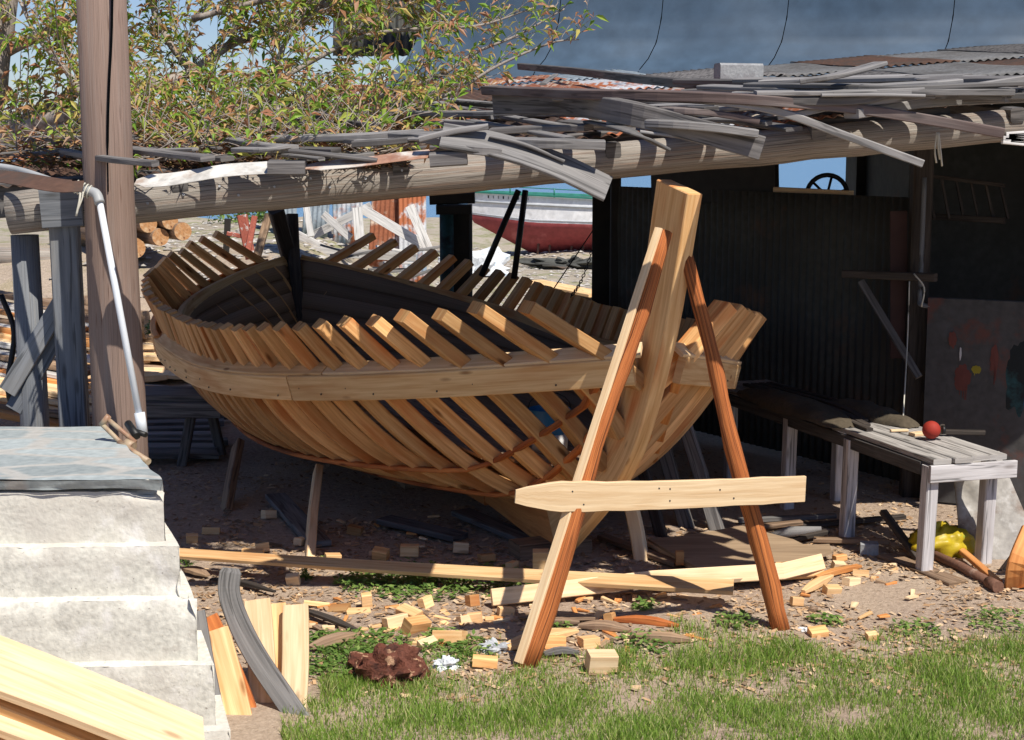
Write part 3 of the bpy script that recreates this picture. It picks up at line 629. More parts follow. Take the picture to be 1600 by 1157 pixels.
board([(1250, 128), (1310, 118), (1375, 100)], .10, .03, 'grey', 'board end sticking up in front of the blue metal', .30)
board([(1290, 168), (1400, 154), (1500, 140), (1640, 118)], .05, .05, 'grey', 'pale batten rising to the right edge over the roof', .30)
board([(1215, 183), (1250, 178), (1305, 165)], .04, .04, 'grey', 'short pale lath crossing under the long reddish plank', .2)
board([(1180, 158), (1330, 157), (1385, 147)], .12, .05, 'greydark', 'dark board with an olive tinged end behind the long plank', .30)
board([(1330, 178), (1450, 160), (1640, 150)], .13, .06, 'grey', 'broad board under the right edge of the roof', .10)
board([(848, 132), (858, 124), (868, 117)], .06, .02, 'grey', 'small grey lath standing slantwise on the rusty iron', .15)
board([(1100, 136), (1250, 140), (1430, 132), (1500, 127)], .12, .03, 'grey', 'flat grey board along the back edge of the roof, near its middle', .2)
board([(1180, 146), (1300, 145), (1440, 140)], .14, .03, 'grey', 'flat grey board just behind the long reddish plank', .24)
board([(1170, 133), (1300, 135), (1400, 138), (1640, 128)], .09, .03, 'grey', 'long straight grey board reaching the right edge near the blue metal', .22)
# jumble
for i in range(46):
    x = ru(430, 1150) if i < 34 else ru(1150, 1560); lo = 158 if x < 900 else 150; hi = 232 - max(0, x - 700) * .055
    y = ru(lo + 4, hi - 8); L_ = ru(45, 120); sl = ru(-.12, .22); cv = ru(-6, 6)
    if x > 1150: y = ru(128, 160); sl = ru(-.08, .1)
    xe = min(x + L_, 1590)
    board([(x - L_, y - sl * L_), (x, y - cv * .5), (xe, y + sl * L_)], ru(.05, .13), ru(.02, .05), R_.choice(['grey', 'grey', 'greydark']), None, ru(.0, .13))
for i in range(46):
    x = ru(-60, 640); y = ru(205, 247) if x < 560 else ru(200, 228); L_ = ru(30, 80); sl = ru(-.15, .15)
    board([(x - L_, y - sl * L_), (x, y - ru(-3, 3)), (x + L_, y + sl * L_)], ru(.04, .10), ru(.015, .04), R_.choice(['greydark', 'greydark', 'grey']), None, ru(0, .12))
for i in range(46):                      # long straight boards laid nearly level over the right half
    y = ru(124, 168); x = ru(1230, 1570); L_ = ru(60, 200)
    if y > 150 and x > 1250: y = ru(124, 150)
    board([(x - L_, y + ru(-3, 5)), (x, y + ru(-2, 2)), (x + L_, y + ru(-6, 4))], ru(.09, .20), ru(.02, .045), R_.choice(['grey', 'grey', 'greydark']), None, ru(.05, .2))
e_ = RP(1155, 118, .12); m = MB(); m.plank([e_ + V((-.17, -.05, 0)), e_ + V((.16, .05, 0))], .12, .17, up=EUP); one('concrete_block', m, 'cinder', 'pale grey block weighing down the back of the iron roof', 'block')
m = MB()
for k_ in range(7):
    a_, b_ = RP(1640, 205 + k_ * 4, .12), RP(1562 + ru(0, 22), 210 + k_ * 2, .12); m.plank([a_, b_], .035, .02, up=V((ru(-.3, .3), 0, 1)))
one('frayed_board', m, 'whitewood', 'splintered whitish board end at the right edge of the roof', 'board')
# leaves and twig litter caught on the left of the roof
m = MB()
for i in range(4200):
    x, y = ru(-80, 640), ru(200, 263)
    p = RP(x, y, ru(.02, .16), 8.9); a = ru(0, 6.28); d = V((math.cos(a), math.sin(a), ru(-.3, .5))).normalized() * ru(.02, .05); s_ = V((-d.y, d.x, ru(-.02, .02))) * .3
    m.poly([p - d, p + s_, p + d, p - s_])
tag(m.build('leaf_litter', 'deadleaf'), kind='stuff')

# blue metal roof of the building behind: sheets flaring outward at the foot
bl, br = P(690, 122, 18.2), P(1720, 122, 16.6)
bx = (br - bl).normalized(); bo = V((bx.y, -bx.x, 0)).normalized()
if bo.y > 0: bo = -bo
prof = [(.95, -.42), (.92, -.12), (.80, .05), (.62, .18), (.46, .36), (.36, .62), (.30, 1.0), (.25, 1.5), (.16, 2.2), (0, 3.2)]
xs = [0, 1.62, 2.76, 4.12, 5.85, 7.6]
bm_ = empty('blue_metal_roof', bl, 'large blue-grey sheet metal roof rising behind the board roof', 'roof')
for i in range(5):
    m = MB()
    def fn(u, v, i=i):
        x = xs[i] + (xs[i + 1] - xs[i]) * u; q = v * (len(prof) - 1); k = min(int(q), len(prof) - 2); f_ = q - k
        o = prof[k][0] * (1 - f_) + prof[k + 1][0] * f_; z = prof[k][1] * (1 - f_) + prof[k + 1][1] * f_
        # sheets belly between the seams
        z0 = .05 * noise.noise(V((x * .8, z, 1))); return bl + bx * (x - .42 * o) + bo * (o + .10 * noise.noise(V((x * .9, z * .8, 2))) + 0) + V((0, 0, z + z0 * .3))
    m.grid(fn, 14, 36); ob = m.build('metal_sheet', 'bluemetal', bm_)
m = MB()
for i in range(1, 5):
    path = []
    for k in range(40):
        q = k / 39 * (len(prof) - 1); kk = min(int(q), len(prof) - 2); f_ = q - kk; o = prof[kk][0] * (1 - f_) + prof[kk + 1][0] * f_; z = prof[kk][1] * (1 - f_) + prof[kk + 1][1] * f_
        x = xs[i]; path.append(bl + bx * (x - .42 * o) + bo * (o + .10 * noise.noise(V((x * .9, z * .8, 2))) - .004) + V((0, 0, z + .015 * noise.noise(V((x * .8, z, 1))))))
    m.tube(path, .0065, 6)
m.build('seam', 'blackseam', bm_)
# end wall carrying it, and the rest of that building's wall
m = MB(); q = bl + bo * .6; m.plank([V((bl.x - .0, bl.y + .15, 3.15)), V((br.x, br.y + .15, 3.15))], .8, .12, up=V((0, -1, 0)), bev=.01)
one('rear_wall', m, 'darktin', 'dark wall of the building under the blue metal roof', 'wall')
# the second, dark corrugated eave seen through the leaves
corr('corrugated_canopy', P(520, 88, 19.5), V((1, -.05, 0)).normalized(), V((0, .25, 1)).normalized(), V((0, -1, .25)).normalized(), 1.45, 1.6, 'darktin', 'dark corrugated roof edge behind the tree branches', 'roof', amp=.02, pitch=.1)
m = MB(); m.plank([P(525, 140, 19), P(710, 138, 18.6)], .12, .10); one('ridge_board', m, 'rust', 'rust coloured board along the back edge seen through the leaves', 'board')

# ------------------------------------------------------------------ shed side wall of dark corrugated iron and the dark bay on the right
WA, WB = P(962, 500, 15.2), P(1424, 500, 11.9)
WA.z = WB.z = 0; wx = (WB - WA); wl = wx.length; wx.normalize(); wn = V((wx.y, -wx.x, 0))
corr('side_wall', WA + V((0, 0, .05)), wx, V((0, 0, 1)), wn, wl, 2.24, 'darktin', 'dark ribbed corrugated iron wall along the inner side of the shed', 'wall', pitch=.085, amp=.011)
m = MB(); m.plank([WA - wx * .02 + V((0, 0, 0)), WA - wx * .02 + V((0, 0, 2.62))], .10, .10); one('wall_post', m, 'blackwood', 'black post at the far end of the dark corrugated wall', 'post')
m = MB(); c = P(945, 400, 15.6); m.plank([V((c.x, c.y, 0)), V((c.x, c.y, 2.6))], .035, .26, up=V((1, 0, 0))); one('dark_board', m, 'blackwood', 'upright black board beside a thin slit of daylight', 'board')
m = MB(); m.plank([P(1020, 280, 14.6), P(1214, 268, 13.4)], .50, .05, up=wn); one('header_board', m, 'blackwood', 'black boards hanging under the log above the corrugated wall', 'board')
m = MB(); m.plank([P(1212, 297, 13.35), P(1330, 303, 12.6)], .06, .05); one('wall_ledge', m, 'palewood', 'pale ledge catching sun behind the top of the dark wall', 'ledge')
# spoked wheel
we = empty('spoked_wheel', P(1292, 302, 13.2), 'black spoked iron wheel showing above the dark wall', 'wheel')
cw = P(1292, 306, 13.2)
for nm_, r_, t_ in (('rim', .175, .02),):
    m = MB(); pts = [cw + V((math.cos(x / 24 * 2 * math.pi) * r_, 0, math.sin(x / 24 * 2 * math.pi) * r_)) for x in range(25)]; m.tube(pts, t_, 8); m.build(nm_, 'black', we)
m = MB(); m.tube([cw + V((0, -.04, 0)), cw + V((0, .04, 0))], .045, 12); m.build('hub', 'black', we)
for k in range(6):
    m = MB(); a = k * math.pi / 3 + .3; m.tube([cw, cw + V((math.cos(a) * .17, 0, math.sin(a) * .17))], .012, 6); m.build('spoke', 'black', we)
# corner post, conduit, brace
cp = P(1432, 500, 11.7)
m = MB(); m.plank([V((cp.x, cp.y, -.05)), V((cp.x, cp.y, 2.75))], .15, .12, up=V((0, 1, 0))); one('corner_post', m, 'darkwood', 'dark post between the corrugated wall and the painted bay', 'post')
m = MB(); c = P(1440, 400, 11.55); m.tube(bez([V((c.x, c.y, 2.45)), V((c.x, c.y, 1.8)), V((c.x, c.y, 1.55)), P(1446, 478, 11.5), P(1520, 484, 11.4), P(1640, 492, 11.3)], 6), .018, 8); one('conduit', m, 'bluegrey', 'grey conduit running down the dark post then along the painted wall', 'pipe')
m = MB(); m.plank([P(1318, 428, 11.9), P(1462, 434, 11.4)], .06, .06); one('bracket_arm', m, 'darkwood', 'level timber arm across the dark post', 'timber')
m = MB(); m.plank([P(1345, 440, 11.8), P(1436, 590, 11.45)], .055, .045, up=V((0, -1, 0))); one('brace_timber', m, 'greydark', 'slanting grey strut under the level timber arm', 'timber')
m = MB(); m.tube(bez([P(1428, 428, 11.4), P(1444, 450, 11.35), P(1440, 480, 11.35)], 5), .006, 6); m.tube(bez([P(1421, 440, 11.35), P(1418, 530, 11.3), P(1411, 655, 10.6)], 5), .005, 6); one('white_cable', m, 'cord', 'thin pale cable hanging down by the dark post', 'cable')
m = MB(); m.plank([P(1404, 330, 11.75) - V((0, 0, 0)), P(1404, 560, 11.75)], .13, .02, up=V((0, -1, 0))); one('red_board', m, 'dimred', 'dull red upright board in the shade left of the dark post', 'board')
m = MB(); m.plank([P(1410, 470, 11.7), P(1412, 545, 11.7)], .12, .02, up=V((0, -1, 0))); m.plank([P(1410, 570, 11.7), P(1410, 635, 11.7)], .09, .02, up=V((0, -1, 0)))
# the painted wall in the right bay
M['splatter'] = patchy('paint_splattered_wall', (.085, .083, .083), [((.13, .06, .05), 2.3, .55, .62), ((.10, .10, .11), 1.1, .5, .6), ((.05, .12, .22), 1.5, .64, .68), ((.40, .30, .04), 3.2, .72, .74)], rough=.9, scale=2)
pa, pb = P(1446, 600, 11.5), P(1740, 600, 10.9)
pw = empty('painted_wall', V((pa.x, pa.y, 0)), 'grey inner wall splashed with red, blue and white paint', 'wall')
m = MB(); m.plank([V((pa.x, pa.y, .78)), V((pb.x, pb.y, .78))], 1.56, .05, up=V((0, -1, 0))); m.build('panel', 'splatter', pw)
wn2 = V((pb.y - pa.y, -(pb.x - pa.x), 0)).normalized()
def blotch(px, py, rw, rh, mat, seed, drips=0):
    m = MB(); c = P(px, py, 11.5 - (px - 1446) / 294 * .6) + wn2 * .032; ax = (pb - pa); ax.z = 0; ax.normalize(); n = 40; pts = []
    for i in range(n):
        a = i / n * 2 * math.pi; r = 1 + .35 * noise.noise(V((math.cos(a) * 2.2, math.sin(a) * 2.2, seed))) + .18 * noise.noise(V((math.cos(a) * 7, math.sin(a) * 7, seed)))
        pts.append(c + ax * math.cos(a) * rw * r + V((0, 0, math.sin(a) * rh * r)))
    c0 = len(m.v); m.v.append(c + wn2 * .002); m.v += pts
    for i in range(n): m.face((c0, c0 + 1 + (i + 1) % n, c0 + 1 + i), [(0, 0)] * 3)
    for k in range(drips):
        x = ru(-.6, .6) * rw; m.plank([c + ax * x, c + ax * x - V((0, 0, rh * ru(1.1, 2.0)))], .006, .002, up=wn2, bev=.0005)
    m.build('paint_splash', mat, pw)
blotch(1537, 628, .055, .085, 'benchwhite', 1, 6); blotch(1592, 590, .11, .33, 'splashblue' if 'splashblue' in M else 'teal', 2)
M['splashred'] = plain('dull_red_paint', (.16, .05, .04), .8); M['splashyellow'] = plain('dull_yellow_paint', (.36, .30, .03), .8); M['splashblue'] = plain('dull_blue_paint', (.03, .12, .26), .8)
blotch(1505, 590, .06, .10, 'splashred', 3, 4); blotch(1527, 577, .035, .03, 'splashyellow', 4, 1); blotch(1555, 560, .03, .10, 'splashred', 5, 3); blotch(1612, 590, .08, .30, 'splashblue', 6); blotch(1490, 530, .03, .06, 'splashred', 7)
blotch(1502, 552, .008, .05, 'benchwhite', 8)
# rack of slats in the dark
rk = empty('slatted_rack', P(1450, 345, 12.2), 'dim slatted rack in the dark bay above the painted wall', 'rack')
m = MB(); m.plank([P(1444, 274, 12.3), P(1570, 290, 11.9)], .04, .03); m.build('top_rail', 'darkwood', rk)
m = MB(); m.plank([P(1446, 338, 12.3), P(1570, 345, 11.9)], .05, .05); m.build('shelf', 'darkwood', rk)
for k in range(6):
    x = 1448 + k * 23; m = MB(); m.plank([P(x, 277 + k * 2.2, 12.25 - k * .05), P(x + 12, 342, 12.2 - k * .05)], .022, .02, up=V((0, -1, 0))); m.build('slat', 'darkwood', rk)
# closing walls added so that the bay is dark; the end one is out of view
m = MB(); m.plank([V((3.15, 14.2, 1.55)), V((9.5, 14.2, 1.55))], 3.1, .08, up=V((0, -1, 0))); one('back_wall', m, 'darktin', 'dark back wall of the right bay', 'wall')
m = MB(); m.plank([V((5.6, 9.9, 1.5)), V((5.6, 15.0, 1.5))], 3.1, .08, up=V((1, 0, 0))); one('shade_end_wall', m, 'darktin', 'unseen dark end wall added to keep the shed bay dark', 'wall')
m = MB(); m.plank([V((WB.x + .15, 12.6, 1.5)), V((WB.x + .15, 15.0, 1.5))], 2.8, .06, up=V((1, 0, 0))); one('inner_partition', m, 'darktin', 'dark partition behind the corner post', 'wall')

# ------------------------------------------------------------------ work bench
bA, bB = V((2.62, 9.42, 0)), V((1.62, 12.55, 0)); bd = (bB - bA).normalized(); bn = V((bd.y, -bd.x, 0))     # bn points to the right
bench = empty('work_bench', bA, 'long low weathered bench with white painted legs along the dark wall', 'bench')
for k in range(4):
    m = MB(); o = .065 + k * .138; m.plank([bA - bd * ru(.0, .06) + bn * o + V((0, 0, .735 + ru(-.004, .004))), (bA + bB) / 2 + bn * o + V((0, 0, .74)), bB + bn * o + V((0, 0, .73))], .13, .035); m.build('top_plank', 'benchtop', bench)
m = MB(); m.plank([bA - bd * .035 - bn * .03 + V((0, 0, .66)), bA - bd * .035 + bn * .60 + V((0, 0, .655))], .11, .03, up=bd); m.build('end_rail', 'benchwhite', bench)
m = MB(); m.plank([bA + bn * .0 + bd * .1 + V((0, 0, .67)), bB + bn * .0 + V((0, 0, .67))], .085, .025, up=bn); m.build('side_rail', 'greydark', bench)
for s_, o, hh in ((.03, .02, .72), (1.0, .02, .71), (.10, .50, .71), (1.9, .03, .70), (2.9, .03, .70), (2.0, .50, .7)):
    m = MB(); c = bA + bd * s_ + bn * o; tilt = V((ru(-.03, .03), ru(-.03, .03), 0)); m.plank([c + tilt + V((0, 0, -.03)), c + V((0, 0, hh - .02))], .085, .085, up=bd, bev=.008, jit=0); m.build('leg', 'benchwhite', bench)
# things on the bench
m = MB()
def fold(c0, L_, W_, hgt, mat, label, seed, ang):
    m = MB(); ax = V((math.cos(ang), math.sin(ang), 0)); ay = V((-ax.y, ax.x, 0))
    def fn(u, v):
        a = v * math.pi; env = math.sin(min(1, max(0, u)) * math.pi) ** .5 if 0 < u < 1 else 0
        r = (1 + .25 * noise.noise(V((u * 3, v * 2, seed)))) * env
        return V(c0) + ax * (u - .5) * L_ + ay * (-math.cos(a)) * W_ * .5 * (.3 + .7 * r) + V((0, 0, max(0, math.sin(a)) * hgt * r + .02 * noise.noise(V((u * 8, v * 6, seed)))))
    m.grid(fn, 30, 12); one('folded_canvas', m, mat, label, 'canvas')
c = P(1240, 612, 11.2); c.z = .76; fold(c, 1.6, .38, .10, 'canvas', 'brown folded canvas heaped on the far half of the bench, larger one', 1, math.atan2(bd.y, bd.x))
c = P(1330, 632, 10.9); c.z = .76; fold(c + bn * .12, 1.1, .30, .09, 'canvas', 'smaller brown canvas bundle on the bench towards the red float', 5, math.atan2(bd.y, bd.x) + .1)
for k in range(4):
    m = MB(); o = .10 + .07 * k; m.plank(bez([bA + bd * (.9 + .15 * k) + bn * o + V((0, 0, .77)), bA + bd * 1.6 + bn * (o + .02) + V((0, 0, .79 + .01 * k)), bA + bd * 2.8 + bn * o + V((0, 0, .80))], 5), .05, .02)
    one('bench_lath', m, 'darkwood', 'thin dark lath lying lengthwise on the far part of the bench', 'lath', 'laths on the bench')
fl = P(1456, 654, 10.0); fe = empty('red_float', V((fl.x, fl.y, .77)), 'round red fishing float resting on the bench', 'float')
m = MB(); fc = V((fl.x, fl.y, .825))
m.grid(lambda u, v: fc + V((math.cos(u * 6.2832) * math.sin(v * math.pi), math.sin(u * 6.2832) * math.sin(v * math.pi), -math.cos(v * math.pi))) * .060, 24, 14); m.build('ball', 'redfloat', fe)
m = MB(); m.tube([fc + V((.065 + .002, 0, 0)), fc + V((.088, .0, 0))], .03, 12); m.build('collar', 'black', fe)
for px, py, rz, sz, lb in ((1437, 678, .4, (.13, .07, .022), 'sunlit pine offcut on the bench, larger of two pale ones'), (1405, 673, .1, (.12, .035, .015), 'thin sunlit pine offcut on the bench by the larger one')):
    m = MB(); c = G(px, py, .768); m.box(c, sz, Matrix.Rotation(rz, 3, 'Z')); one('wood_offcut', m, 'palewood', lb, 'offcut')
m = MB(); c = G(1490, 676, .78); m.plank([c + V((-.16, .04, 0)), c + V((.2, -.04, .005))], .05, .03); m.plank([c + V((-.12, -.03, .0)), c + V((-.04, .12, .02))], .03, .03); one('hand_tool', m, 'darkwood', 'dark wooden hand tool lying beside the red float', 'tool')
# under and around the bench
m = MB()
bc = G(1470, 862, .05)
def bag(u, v):
    th, ph = u * 2 * math.pi, v * math.pi; r = 1 + .40 * noise.noise(V((math.cos(th) * 2.5, math.sin(th) * 2.5, v * 5))) + .16 * noise.noise(V((math.cos(th) * 8, math.sin(th) * 8, v * 9)))
    return bc + V((math.cos(th) * math.sin(ph) * .21 * r, math.sin(th) * math.sin(ph) * .13 * r, max(-.03, .06 - math.cos(ph) * .115 * r)))
m.grid(bag, 40, 22); one('yellow_bag', m, 'yellow', 'crumpled yellow plastic bag on the ground behind the front bench leg', 'bag')
m = MB(); m.tube([G(1420, 850, .06), G(1500, 885, .05), G(1556, 916, .04)], .030, 14); m.tube([G(1545, 910, .045), G(1560, 918, .045)], .038, 14); one('rusty_pipe', m, 'ironpipe', 'rusty brown iron pipe on the ground under the bench', 'pipe')
m = MB(); m.plank([G(1385, 868, .02), G(1498, 912, .02)], .15, .02); one('ground_board', m, 'brownold', 'brown board flat on the ground under the front of the bench', 'board')
m = MB(); m.plank([G(1478, 840, .10), G(1560, 910, .04)], .05, .03); one('ground_lath', m, 'orange', 'orange brown lath on the ground beside the rear bench leg', 'lath')
m = MB(); m.plank([G(1357, 868, .05), G(1376, 872, .05)][::1], .08, .085); c = G(1357, 868, 0); m = MB(); m.plank([c + V((-.055, .01, .045)), c + V((.06, -.01, .045))], .09, .085, bev=.006); one('small_block', m, 'cinder', 'small hollow grey block on the dirt left of the bench leg', 'block')
m = MB()
def leansheet(u, v):
    p = P(1490, 735, 9.95).lerp(P(1560, 705, 9.95), u).lerp(P(1500, 870, 9.75).lerp(P(1640, 900, 9.75), u), v); p.y += .05 * noise.noise(V((u * 3, v * 3, 4))); return p
m.grid(leansheet, 10, 12); o_ = one('leaning_sheet', m, 'dirtysheet', 'dirty white panel leaning in the shade behind the bench', 'panel'); o_.modifiers.new('t', 'SOLIDIFY').thickness = .015
m = MB(); m.plank(bez([G(1585, 925, -.02), P(1592, 880, 9.0), P(1612, 830, 9.1)], 5), .13, .03, up=V((0, -1, .2))); one('leaning_board', m, 'orange', 'orange pine board leaning at the right edge of the yard', 'board')
m = MB(); m.plank([G(1565, 895, -.01), G(1600, 850, .25)], .05, .03); one('leaning_board', m, 'grey', 'narrow grey board leaning next to the orange one', 'board')
m = MB(); m.plank([G(1380, 800, .25), G(1440, 880, .02)], .05, .04); m.build  # short strut in the shade
one('loose_strut', m, 'darkwood', 'dark strut lying in the shade under the bench', 'strut')
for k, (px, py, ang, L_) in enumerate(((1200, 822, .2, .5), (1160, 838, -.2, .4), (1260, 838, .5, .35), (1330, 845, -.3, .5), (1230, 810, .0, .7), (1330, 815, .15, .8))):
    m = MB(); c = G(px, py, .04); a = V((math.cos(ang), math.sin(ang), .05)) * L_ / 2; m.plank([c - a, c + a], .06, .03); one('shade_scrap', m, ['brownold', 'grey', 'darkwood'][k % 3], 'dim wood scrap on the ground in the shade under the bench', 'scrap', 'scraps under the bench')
m = MB(); c = G(1245, 838, .06); m.tube([c + V((-.17, .05, -.02)), c + V((-.05, 0, .03)), c + V((.16, -.03, .06))], .03, 8, radii=[.03, .04, .015]); one('driftwood', m, 'grey', 'pale grey twisted wood piece in the sun at the edge of the plywood', 'driftwood')

# ------------------------------------------------------------------ boards and offcuts on the ground
def slab(name, pts, th, mat, label, cat='board', z=None):
    m = MB(); n = len(pts); b0 = 0; u0 = ru(0, 20)
    m.v = [V(p) for p in pts] + [V(p) - V((0, 0, th)) for p in pts]
    m.face(tuple(range(n)), [(u0 + p[0], p[1]) for p in pts]); m.face(tuple(reversed(range(n, 2 * n))), [(p[0], p[1]) for p in reversed(pts)])
    for i in range(n):
        j = (i + 1) % n; m.face((i, i + n, j + n, j), [(u0, 0), (u0, th), (u0 + .3, th), (u0 + .3, 0)])
    return one(name, m, mat, label, cat)
slab('plywood_sheet', [G(x, y, .075) for x, y in ((1120, 910), (1100, 893), (1012, 842), (1060, 838), (1160, 822), (1240, 843), (1258, 852), (1296, 850), (1300, 862), (1282, 868), (1290, 880), (1270, 888))][::-1], .018, 'ply', 'split plywood sheet lying on the dirt behind the right A-frame pole', 'sheet')
m = MB(); m.plank(bez([G(262, 864, .14), G(560, 884, .13), G(860, 902, .12), G(1146, 918, .11)], 6), .135, .03, up=V((0, -.25, 1)), scale=[.75 + .3 * i / 18 for i in range(19)]); one('long_board', m, 'pine', 'long sawn board lying right across the yard under the near post', 'board')
m = MB(); m.plank([G(768, 934, .07), G(1020, 905, .09), G(1222, 893, .10), G(1284, 878, .10)], .10, .035, up=V((0, -1, .35))); one('short_board', m, 'palewood', 'pale yellow board on edge beneath the long board, crossing behind the A-frame feet', 'board')
m = MB(); m.plank([G(1215, 893, .07), G(1284, 888, .06)], .12, .03, up=V((0, -1, 1))); one('short_board', m, 'pine', 'short pale board under the right edge of the plywood sheet', 'board')
m = MB(); m.plank([G(1000, 840, .05), G(1100, 893, .03)], .07, .03); one('ground_lath', m, 'palewood', 'pale lath on the dirt along the left edge of the plywood', 'lath')
m = MB(); m.plank([G(940, 838, .04), G(1060, 882, .02)], .08, .03); one('ground_lath', m, 'brownold', 'shaded brown lath between the near post foot and the plywood', 'lath')
m = MB(); c = G(1062, 872, .08); m.box(c, (.05, .05, .09)); one('wood_peg', m, 'orange', 'small orange wood peg standing on the pale lath by the plywood', 'peg')
m = MB(); m.tube([G(852, 895, .0), G(852, 872, .12)], .06, 4); c = G(845, 885, .09); m = MB(); m.box(c, (.10, .10, .20)); one('keel_wedge', m, 'pine', 'upright pine block beside the foot of the near post', 'block')
# leaning boards beside the concrete steps
gb = [P(361, 888, 7.36), P(358, 925, 7.33), P(372, 970, 7.27), P(400, 1025, 7.17), P(440, 1085, 7.07), P(485, 1150, 6.95)]
m = MB(); m.plank(bez(gb, 5), .105, .035, up=V((0, -1, .25)), scale=[.75] + [1] * 25); one('curved_board', m, 'grey', 'curved weathered grey plank leaning over the pale slabs by the steps', 'board')
def uprt(px0, py0, px1, py1, w_, mat, lb, d0=7.4, d1=7.05, nm_='upright_slab', t_=.03):
    m = MB(); a, b = P(px0, py0, d0), P(px1, py1, d1); m.plank(bez([a, a.lerp(b, .5) + V((ru(-.01, .01), 0, 0)), b], 4), w_, t_, up=V((0, -1, .3)), scale=[.96] + [1] * 8); return one(nm_, m, mat, lb, 'board')
uprt(402, 938, 415, 1150, .135, 'palewood', 'pale slab standing on end just behind the curved grey plank', 7.42, 7.08)
uprt(432, 944, 430, 1150, .10, 'pine', 'middle of the three pale slabs standing by the grass', 7.45, 7.1)
uprt(462, 946, 455, 1150, .13, 'palewood', 'bark-edged pale slab standing nearest the grass', 7.38, 7.02)
uprt(335, 985, 380, 1160, .14, 'pine', 'slanting pale slab between the concrete steps and the curved plank', 7.15, 6.95)
uprt(312, 955, 350, 1150, .05, 'grey', 'thin grey edge board against the concrete steps', 7.05, 6.85)
uprt(325, 965, 400, 1150, .10, 'bark', 'dark red bark slab wedged beside the concrete steps', 7.25, 7.05)
for k, (a, b, w_, mt, lb) in enumerate((((485, 1012), (562, 990), .09, 'brownold', 'bark strip lying on the grass right of the upright slabs'),
    ((285, 888), (325, 900), .09, 'brownold', 'old bark piece on the dirt beside the concrete corner'), ((330, 905), (430, 925), .05, 'darkwood', 'dark stick on the dirt behind the curved plank'),
    ((465, 950), (560, 985), .05, 'darkwood', 'dark root-like stick right of the pale slabs'), ((820, 975), (905, 972), .09, 'brownold', 'round-edged slab offcut behind the left pole foot'),
    ((790, 1012), (900, 985), .13, 'pine', 'broad pale slab offcut behind the left pole foot'), ((905, 978), (985, 985), .10, 'brownold', 'bark-backed slab lying right of the left pole foot'),
    ((960, 968), (1060, 978), .05, 'bark', 'thin dark red bark strip on the sawdust in the middle'), ((985, 995), (1080, 1000), .07, 'brownold', 'curled bark strip on the edge of the grass'),
    ((850, 1022), (905, 1020), .06, 'greydark', 'grey stick in the grass right of the left pole foot'), ((810, 962), (930, 966), .11, 'brownold', 'long brown slab lying behind the left pole'),
    ((1275, 902), (1345, 885), .05, 'orange', 'orange offcut strip at the right end of the plywood'), ((1255, 925), (1300, 900), .06, 'pine', 'pale strip offcut right of the right pole foot'))):
    m = MB(); p0, p1 = G(*a, .03), G(*b, .03); m.plank(bez([p0, p0.lerp(p1, .5) + V((0, ru(-.02, .02), .012)), p1], 3), w_, ru(.02, .045), scale=[.5, .8] + [1] * 3 + [.7, .4]); one('slab_offcut', m, mt, lb, 'offcut')
# wood blocks
blk = [(618, 968, .13, .08, .07, .5), (640, 958, .14, .08, .08, -.7), (650, 975, .14, .08, .09, .7), (703, 992, .17, .10, .07, -.3), (668, 1003, .10, .06, .05, .6), (495, 940, .15, .09, .03, .1), (530, 948, .12, .08, .03, -.2),
       (573, 935, .06, .05, .09, .2), (458, 902, .08, .05, .07, .0), (665, 938, .08, .05, .07, .9), (738, 935, .07, .05, .07, .7), (742, 962, .08, .05, .06, -.1), (725, 965, .07, .05, .05, .6), (765, 965, .05, .04, .03, .1), (758, 1030, .13, .07, .05, .0),
       (560, 952, .14, .07, .02, .2), (585, 918, .05, .04, .03, .2), (790, 952, .09, .06, .05, .3), (953, 962, .07, .05, .06, 1.2), (1300, 918, .10, .06, .05, .3), (1330, 905, .11, .06, .05, .7), (1245, 936, .07, .05, .05, .2),
       (1278, 985, .10, .07, .05, .2), (1362, 990, .06, .05, .04, .2), (1310, 880, .08, .05, .05, .2), (1345, 893, .10, .05, .05, -.2), (1312, 868, .08, .06, .04, .3), (940, 1030, .15, .09, .10, .2), (1395, 880, .05, .04, .03, .2), (520, 870, .10, .07, .07, .3),
       (595, 862, .10, .07, .07, -.3), (410, 852, .09, .07, .06, .2), (420, 800, .09, .08, .06, .6), (330, 826, .12, .06, .05, .1), (555, 825, .10, .07, .06, -.2), (395, 860, .14, .05, .05, 0), (720, 852, .10, .07, .07, .1), (640, 856, .12, .08, .07, .0),
       (760, 868, .10, .07, .05, .4), (800, 880, .08, .05, .05, 1), (470, 842, .10, .06, .05, 1.2), (300, 838, .08, .05, .06, .2), (860, 1000, .16, .09, .07, .1), (920, 1000, .10, .08, .06, .4)]
spec = {3: 'long dark-topped block nearest the blue plastic scrap', 4: 'small tilted block left of the white plastic scrap', 27: 'pale split block in the grass in the middle foreground', 14: 'pale flat block in the grass left of the left pole foot', 22: 'block with bark lying alone right of the right pole foot', 8: 'small upright block by the weed near the curved plank'}
for i, (px, py, a, b, c_, rz) in enumerate(blk):
    m = MB(); c = G(px, py + 4, c_ / 2); rot = Matrix.Rotation(rz, 3, 'Z') @ Matrix.Rotation(ru(-.35, .35), 3, 'X') @ Matrix.Rotation(ru(-.15, .15), 3, 'Y')
    m.box(c, (a, b, c_), rot, .004)
    one('wood_block', m, ['palewood', 'pine', 'rib', 'pine'][i % 4] if i != 27 else 'palewood', spec.get(i, 'small sawn pine offcut block scattered on the dirt around the boat'), 'block', None if i in spec else 'sawn offcut blocks on the ground')
